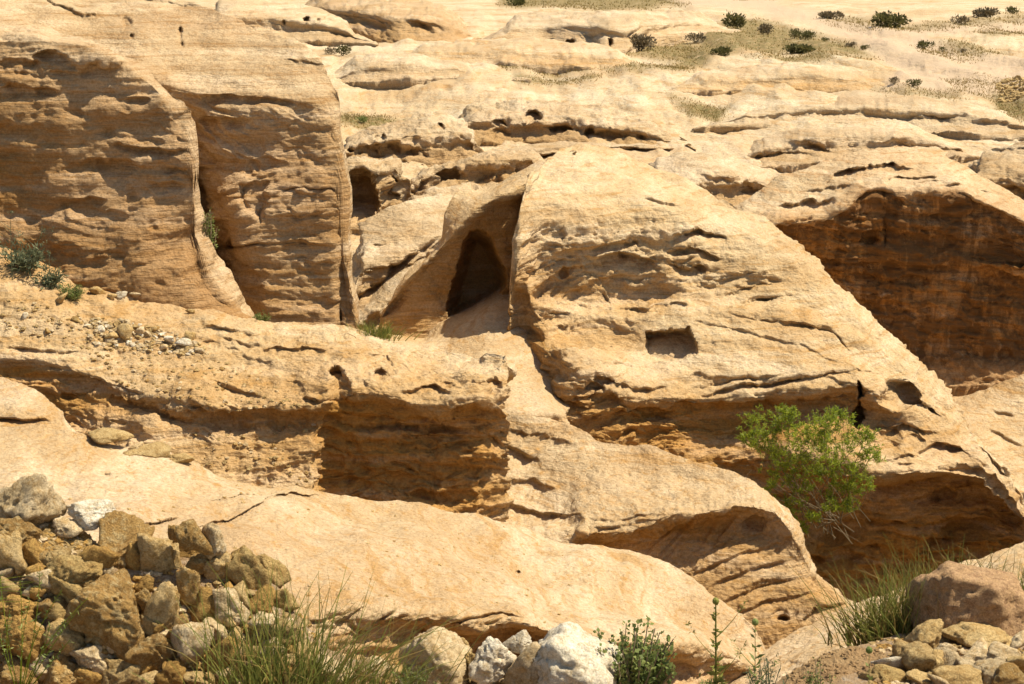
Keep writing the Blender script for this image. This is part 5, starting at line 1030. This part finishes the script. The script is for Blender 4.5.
def grass_clump(label, base, n, H, spread, mat, mat2='dry', frac2=0.25, seed=1, width=0.007, lean=(0.0, 0.0), group=None, name="grass_clump", out=0.5, cat="grass clump"):
    r = np.random.default_rng(seed); base = np.asarray(base, float)
    root = empty(name, base); tag(root, label, cat, group)
    a, b = Strips(), Strips()
    for i in range(n):
        off = np.array([r.normal() * spread[0], r.normal() * spread[1], 0.0])
        L = H * (0.35 + 0.65 * r.random() ** 1.4)
        d = np.array([off[0] / (spread[0] + 1e-6) * 0.28 * out + lean[0] + r.normal() * 0.22, r.normal() * 0.2 + lean[1], 1.0])
        bend = np.array([d[0] * 0.6 + r.normal() * 0.45, r.normal() * 0.35, -0.35 * r.random()])
        dry = r.random() < frac2
        if dry: bend = bend * 2.2 + np.array([0, 0, -0.5 * r.random()])
        (b if dry else a).blade(off + np.array([0, 0, -0.03]), d, L, width * r.uniform(0.7, 1.3), bend, r, 5)
    a.build("blades", mat, root)
    if b.n: b.build("dry_blades", mat2, root)
    return root

def leafy_bush(label, base, stems, H, R, mat, leafL, leafW, per, seed, name="leafy_bush", twig='twig', cat="bush", group=None):
    r = np.random.default_rng(seed); base = np.asarray(base, float)
    root = empty(name, base); tag(root, label, cat, group)
    a, b = Strips(), Strips()
    for i in range(stems):
        ang = r.uniform(0, 6.28); rad = R * math.sqrt(r.random())
        tip = np.array([rad * math.cos(ang), 0.6 * rad * math.sin(ang), H * r.uniform(0.55, 1.0) * (1 - 0.35 * (rad / R) ** 2)])
        st = tip * np.array([0.25, 0.25, 0.0]) + np.array([0, 0, -0.03]); pts = [st + (tip - st) * t + np.array([0.02 * math.sin(5 * t + i), 0, 0]) * H for t in np.linspace(0, 1, 6)]
        b.tube(pts, 0.006 * H / 0.5, 0.0025 * H / 0.5, 4)
        for j in range(per):
            t = r.uniform(0.12, 1.0); p = st + (tip - st) * t + np.array([0.02 * math.sin(5 * t + i), 0, 0]) * H
            d = r.normal(size=3) + np.array([0, 0, 0.7]); sc = (1.15 - 0.45 * t) * r.uniform(0.7, 1.2)
            d /= np.linalg.norm(d)
            a.leaf(p + d * leafL * 0.35, d, leafL * sc, leafW * sc, r)
    b.build("stems", twig, root); a.build("leaves", mat, root)
    return root

# the green shrub in front of the dome's base
def feather_shrub():
    r = np.random.default_rng(21); Y0 = 25.2
    base = W(832, 528, Y0 + 0.9); root = empty("green_shrub", base)
    tag(root, "bright green feathery shrub growing against the dome's shaded base", "shrub")
    nd, nd2, br = Strips(), Strips(), Strips(); k = Y0 / 1365.0
    clumps = [(762, 432, 17), (778, 424, 15), (795, 430, 17), (770, 455, 16), (792, 452, 20), (812, 436, 14), (826, 428, 16), (842, 432, 16), (820, 452, 18), (842, 455, 18), (862, 445, 15), (872, 458, 11), (806, 472, 17), (828, 474, 15), (782, 474, 13), (852, 474, 14), (800, 492, 11),
              (838, 498, 13), (850, 490, 11), (862, 486, 9), (830, 508, 8), (846, 508, 8), (757, 446, 9), (868, 436, 8), (787, 414, 7), (838, 417, 7), (749, 438, 7), (790, 508, 9), (815, 520, 8), (772, 488, 9), (800, 528, 7)]
    for (cx, cy, rr_) in clumps:
        c = W(cx, cy, Y0 + r.uniform(-0.35, 0.35)) - base
        b0 = np.array([r.normal() * 0.28, 0.15 + r.normal() * 0.1, r.uniform(-0.35, 0.2)])
        mid = c * 0.45 + np.array([r.normal() * 0.45, 0.35, -0.05])
        pts = []
        for t in np.linspace(0, 1, 7):
            pts.append((1 - t) ** 2 * b0 + 2 * t * (1 - t) * mid + t * t * c + r.normal(size=3) * 0.02)
        br.tube(pts, 0.011, 0.004, 4)
        R = rr_ * k
        for j in range(int(17 * max(rr_, 9) / 10)):
            d = r.normal(size=3); d /= np.linalg.norm(d); q = c + d * R * 0.92 * r.random() ** 0.6 * np.array([1.15, 1, 0.9])
            d2 = d + np.array([0, 0, 0.9]) + r.normal(size=3) * 0.4; d2 /= np.linalg.norm(d2)
            L = R * r.uniform(0.5, 0.95)
            br.blade(q, d2, L, 0.006, r.normal(size=3) * 0.3, r, 3)
            for m_ in range(27):
                t = r.random(); pp = q + d2 * L * t
                dd = d2 * 0.6 + r.normal(size=3) * 0.65
                (nd2 if r.random() < 0.22 else nd).leaf(pp, dd, r.uniform(0.05, 0.10), 0.0165, r)
    for i in range(26):      # bare twigs trailing below
        st = np.array([r.uniform(-0.7, 0.2), r.uniform(-0.2, 0.2), r.uniform(0.1, 0.9)]); br.blade(st, [r.normal(), r.normal() * 0.4, r.uniform(-0.3, 0.5)], r.uniform(0.3, 0.9), 0.008, r.normal(size=3) * 0.5, r, 5)
    for i in range(130):
        q = W(r.uniform(742, 800), r.uniform(440, 512), Y0 + r.uniform(-0.2, 0.4)) - base
        br.blade(q, [r.normal() * 0.8, r.normal() * 0.4, r.uniform(-0.2, 1)], r.uniform(0.15, 0.45), 0.007, r.normal(size=3) * 0.6, r, 4)
    br.build("branches", 'greyb', root); nd.build("foliage", 'bright', root); nd2.build("dull_foliage", 'leaf', root)
feather_shrub()

def wp(px, py, Y): return W(px, py, Y)
P, _ = at_layer("rock_terrace", 373, 334)
grass_clump("small green grass tuft at the foot of the cave's left side", (float(W(374, 337, 26.9)[0]), 26.9, float(W(374, 338, 26.9)[2])), 380, 0.46, (0.22, 0.10), 'grass', frac2=0.12, seed=2, width=0.018, out=0.9)
# plants on the terrace at left
Pl, _ = at_layer("rock_terrace", 22, 272)
leafy_bush("grey-green leafy plant at the left edge on the terrace, beside the cliff", Pl, 26, 0.62, 0.55, 'sage', 0.16, 0.045, 16, 31, name="wild_plant", twig='sage', cat="plant")
Pl, _ = at_layer("rock_terrace", 50, 284)
leafy_bush("drooping grey-green plant below the leafy plant at the left edge", Pl, 20, 0.40, 0.32, 'sage', 0.13, 0.035, 14, 32, name="wild_plant", twig='sage', cat="plant")
Pl, _ = at_layer("rock_terrace", 74, 296)
leafy_bush("low fresh green bush at the right end of the terrace plants", Pl, 40, 0.34, 0.30, 'leaf', 0.05, 0.022, 34, 33, name="small_bush")
def tall_weed(label, base, H, seed, lean, mat='sage', nb=9):
    r = np.random.default_rng(seed); root = empty("tall_weed", base); tag(root, label, "weed", "tall weeds on the terrace")
    a, b = Strips(), Strips(); top, d = a.blade((0, 0, 0), (lean, 0, 1), H, 0.022, (lean * 0.5, 0, 0), r, 8, 0.4)
    for i in range(nb):
        t = 0.35 + 0.65 * i / nb; p = np.array([lean * H * t * 0.95, 0, H * t * 0.95])
        e, dd = a.blade(p, (r.choice([-1, 1]) * r.uniform(0.5, 1), r.normal() * 0.3, r.uniform(0.3, 0.9)), H * r.uniform(0.15, 0.35), 0.012, (0, 0, 0.4), r, 4)
        for q in range(9): b.leaf(e - dd * r.uniform(0, 0.2) * H * 0.4 + r.normal(size=3) * 0.015, r.normal(size=3), 0.05, 0.02, r)
    for q in range(12): b.leaf(top + r.normal(size=3) * 0.02, r.normal(size=3), 0.06, 0.025, r)
    a.build("stems", mat, root); b.build("leaves", mat, root)
for (x, y, H, ln, lab) in [(12, 280, 1.15, 0.05, "tallest of the thin weeds rising in front of the left cliff"), (30, 280, 0.95, 0.25, "thin weed leaning right in front of the left cliff"), (50, 285, 0.62, 0.06, "short thin weed at the right of the three before the cliff")]:
    Pl, _ = at_layer("rock_terrace", x, y); tall_weed(lab, tuple(float(c) for c in Pl), H, x, ln)
# in the crack between the cliffs
leafy_bush("thin green plant growing in the crack between the two cliffs", W(209, 250, 28.2), 16, 1.0, 0.22, 'leaf', 0.08, 0.03, 26, 34, name="small_bush")
Pl, _ = at_layer("rock_terrace", 262, 322)
leafy_bush("tiny green bush at the foot of the second cliff", Pl, 16, 0.22, 0.22, 'leaf', 0.05, 0.025, 24, 35, name="small_bush")

# foreground grass
grass_clump("tall dark green grass at the right end of the rubble wall", (float(W(285, 690, 8.9)[0]), 8.9, float(W(285, 700, 8.9)[2])), 420, 1.05, (0.27, 0.12), 'grass', frac2=0.18, seed=3, width=0.0135, lean=(0.16, 0))
grass_clump("thin brownish grass between the tall grass and the pale stones", (float(W(375, 690, 9.1)[0]), 9.1, float(W(375, 700, 9.1)[2])), 150, 0.80, (0.17, 0.08), 'grass', frac2=0.35, seed=4, width=0.012, lean=(0.18, 0))
leafy_bush("low light green weed before the cream sloping stone", W(418, 692, 9.0), 22, 0.22, 0.24, 'leaf', 0.022, 0.012, 26, 36, name="small_bush", cat="weed")
leafy_bush("round-leaved green bush at the bottom right of the white angular block", W(630, 706, 9.4), 70, 0.74, 0.36, 'leaf', 0.052, 0.044, 42, 37)
# sprig in front of the wall
def sprig():
    r = np.random.default_rng(51); base = W(20, 700, 8.7); root = empty("wild_sprig", base); tag(root, "yellow-green thin-stemmed sprig in front of the rubble wall at left", "plant")
    a, b = Strips(), Strips()
    for (tx, ty) in [(0, 575), (20, 580), (40, 566), (62, 590), (78, 610), (30, 600), (10, 610), (50, 625), (70, 640), (-10, 600), (88, 598)]:
        tip = W(tx, ty, 8.7 + r.uniform(-0.15, 0.15)) - base; mid = tip * 0.5 + np.array([r.normal() * 0.05, 0, 0.05])
        pts = [(2 * t * (1 - t) * mid + t * t * tip) for t in np.linspace(0, 1, 9)]
        a.tube(pts, 0.0042, 0.0020, 4)
        for q in range(22):
            t = r.uniform(0.35, 1); p = 2 * t * (1 - t) * mid + t * t * tip
            b.leaf(p, r.normal(size=3) + np.array([0, 0, 0.5]), r.uniform(0.02, 0.05), 0.010, r)
    for i in range(7):
        y = r.uniform(578, 612); p0 = W(-8, y, 8.6) - base; a.blade(p0, (1, 0, r.uniform(-0.1, 0.25)), r.uniform(0.2, 0.42), 0.005, (0, 0, r.uniform(-0.3, 0.2)), r, 6)
    a.build("stems", 'bright', root); b.build("leaves", 'leaf', root)
sprig()
# thistles
def thistle(label, px, pyt, Y, seed, mat='grass', spread=0.13, leaves=70, w0=0.009, arms=2):
    r = np.random.default_rng(seed); base = W(px, 704, Y); top = W(px + r.uniform(-1, 1), pyt, Y) - base; H = top[2]
    root = empty("thistle", base); tag(root, label, "thistle", "thistles at the bottom of the view")
    a, b, c = Strips(), Strips(), Strips()
    a.tube([top * t for t in np.linspace(0, 1, 8)], w0, w0 * 0.55, 6)
    v, f = ICO[3]; head = v * (1 + 0.25 * (np.arange(len(v)) % 2))[:, None] * np.array([0.020, 0.020, 0.022])
    for i in range(leaves):
        t = r.random() ** 1.3; sd = r.normal(size=3); sd[2] = abs(sd[2]) * 0.6 + 0.25
        b.leaf(top * t, sd, (0.05 + spread * (1 - t)) * r.uniform(0.35, 0.8), 0.016 + 0.020 * (1 - t), r)
    for k_ in range(arms):
        t = 0.25 + 0.2 * k_; e, d = a.blade(top * t, ((-1) ** k_ * 1.0, 0.2, 0.9), H * 0.35, 0.010, (0, 0, 0.5), r, 5)
        for i in range(12): b.leaf(e - d * r.uniform(0, 0.12), r.normal(size=3) + d, 0.035, 0.010, r)
    a.build("stem", mat, root); b.build("leaves", mat, root)
    make_mesh("flower_head", head + top, f, M[mat], root)
thistle("tallest dark green thistle with a round head, between the bush and the sage weed", 716, 601, 9.3, 61, arms=3)
thistle("thinner light green thistle right of the tallest one", 755, 622, 9.3, 62, mat='leaf', arms=2, w0=0.0035, leaves=24)
thistle("slim curved thistle standing before the brown soil", 869, 650, 9.2, 63, mat='leaf', arms=0, w0=0.003, leaves=10, spread=0.05)
leafy_bush("pale sage weed with spreading leaves around the thinner thistle", W(768, 704, 9.4), 16, 0.40, 0.24, 'sage', 0.045, 0.012, 24, 38, name="wild_plant", twig='sage', cat="weed")
leafy_bush("low spiny green weed around the tallest thistle's foot", W(712, 704, 9.35), 18, 0.20, 0.20, 'leaf', 0.06, 0.016, 18, 41, name="wild_plant", twig='sage', cat="weed")
leafy_bush("slender leafy green weed left of the brown soil", W(818, 704, 9.5), 12, 0.42, 0.11, 'leaf', 0.03, 0.016, 30, 39, name="wild_plant", cat="weed")
# right clump
def gclump(label, px, py, Y, *a, **k):
    b = W(px, py, Y); grass_clump(label, tuple(float(c) for c in b), *a, **k)
gclump("large green broom-like grass clump left of the big pinkish boulder", 902, 645, 11.9, 950, 0.90, (0.24, 0.13), 'grass', frac2=0.3, seed=5, width=0.015, out=0.6)
gclump("straw-tinged grass behind the top of the big pinkish boulder", 950, 600, 13.0, 260, 0.75, (0.32, 0.12), 'grass', frac2=0.5, seed=6, width=0.014, lean=(0.1, 0))
gclump("green grass tuft at the right edge behind the big pinkish boulder", 1026, 612, 12.6, 220, 0.62, (0.14, 0.10), 'grass', frac2=0.2, seed=7, width=0.014)

# far shrubs on the plateau
def far_shrub(label, px, py, wpx, hpx, mat, seed):
    P, _ = at_layer("terrain", px, py + hpx * 0.45); Yd = float(P[1]); k = Yd / 1365.0
    r = np.random.default_rng(seed); s = Strips(); R = wpx * k / 1.8; H = hpx * k * 1.0; base = np.array(P, float)
    n = int(260 + 14 * wpx)
    lob = [(r.uniform(-0.6, 0.6), r.uniform(-0.5, 0.5), r.uniform(0.35, 0.75), r.uniform(0.35, 0.6)) for _ in range(7)]
    for i in range(n):
        lx, ly, lz, lr = lob[r.integers(7)]; d = r.normal(size=3); d /= np.linalg.norm(d)
        q = np.array([lx * R, ly * R, lz * H]) + d * lr * np.array([R, R, H * 0.7]) * r.random() ** 0.4 * r.uniform(0.7, 1.25)
        q[2] = max(q[2], 0.02 * H)
        s.leaf(q, d + np.array([0, 0, 0.5]), R * 0.22 * r.uniform(0.6, 1.3), R * 0.12, r)
    for i in range(8): s.tube([(0, 0, -0.05 * H), (r.normal() * R * 0.3, r.normal() * R * 0.3, H * 0.5)], 0.02 * R, 0.01 * R, 4)
    o = s.build("desert_shrub", mat); o.location = tuple(base)
    tag(o, label, "shrub", "shrubs on the plateau")
for i, (x, y, ww, hh, mt, lab) in enumerate([
 (737, 23, 24, 14, 'olive', "dark rounded shrub on the grassy strip left of the dirt track"),
 (888, 23, 30, 13, 'olive', "largest dark green shrub, beyond the dirt track"),
 (768, 32, 16, 9, 'greyb', "greyish dry shrub right of the dark rounded shrub by the track"),
 (794, 36, 13, 9, 'olive', "left one of the pair of green shrubs beside the track"),
 (808, 37, 15, 8, 'olive', "right one of the pair of green shrubs beside the track"),
 (825, 40, 8, 5, 'olive', "small shrub just right of the pair of green shrubs"),
 (794, 50, 28, 6, 'olive', "wide flat dark shrub below the pair of green shrubs"),
 (722, 53, 20, 7, 'olive', "low green shrub at the lower left of the grassy strip"),
 (696, 35, 16, 8, 'greyb', "grey-brown shrub at the left end of the grassy strip"),
 (833, 16, 22, 5, 'greyb', "flat brownish shrub on the near side of the track fork"),
 (960, 22, 15, 8, 'greyb', "greyish shrub between the largest dark shrub and the right edge"),
 (987, 15, 24, 6, 'greyb', "long purple-brown shrub near the upper right corner"),
 (1013, 10, 13, 6, 'olive', "dark shrub closest to the upper right corner"),
 (923, 45, 15, 7, 'olive', "shrub at the left end of the mound in the track fork"),
 (942, 45, 7, 5, 'olive', "tiny shrub on the mound in the track fork"),
 (962, 50, 7, 4, 'greyb', "tiny brown shrub on the right of the mound in the track fork"),
 (893, 88, 10, 6, 'greyb', "small grey shrub below the track, left of two"),
 (912, 90, 13, 6, 'olive', "small green shrub below the track, right of two"),
 (865, 46, 9, 4, 'olive', "small shrub where the grassy strip meets the track"),
 (850, 44, 10, 4, 'greyb', "low brown shrub near the right end of the grassy strip"),
 (342, 49, 15, 9, 'olive', "green-brown shrub on the plateau right of the left cliff, bigger of two"),
 (331, 51, 11, 7, 'greyb', "brown shrub on the plateau right of the left cliff, smaller of two"),
 (641, 43, 26, 13, 'greyb', "big grey leafless shrub in front of the pale whaleback"),
 (516, 3, 18, 6, 'olive', "dark shrub at the top edge above the pale whaleback"),
 (650, 32, 1, 1, 'olive', None),
 (708, 84, 10, 5, 'greyb', "dry shrub in the hollow left of the flat pale slab"),
 (362, 119, 11, 6, 'leaf', "fresh green shrub in the grassy hollow right of the second cliff"),
 (406, 111, 8, 4, 'leaf', "small green shrub at the right end of the grassy hollow")]):
    if lab: far_shrub(lab, x, y, ww, hh, mt, 200 + i)

# sparse low grass on the plateau's soil patches
def plateau_grass():
    r = np.random.default_rng(77); s = Strips(); X, Yv, Pf, Nf = LAYERS["terrain"]
    for p in SOIL:
        sel = np.where((poly_sd(p, X, Yv) < 1) & (X > -20) & (X < 1050) & (Yv > -8))[0]
        area = max(len(sel), 1)
        for i in r.choice(sel, min(area, 420), replace=False):
            P = Pf[i]; k = P[1] / 1365.0; hh = r.uniform(0.8, 2.6) * k
            for b in range(5): s.blade(P + r.normal(size=3) * np.array([3, 14, 0]) * k - np.array([0, 0, 0.02]), (r.normal() * 0.5, r.normal() * 0.5, 1), hh, k * 0.8, r.normal(size=3) * 0.3, r, 2)
    o = s.build("grass", 'dry'); tag(o, "sparse low grass on the soil strips of the plateau", "grass", kind="stuff")
plateau_grass()
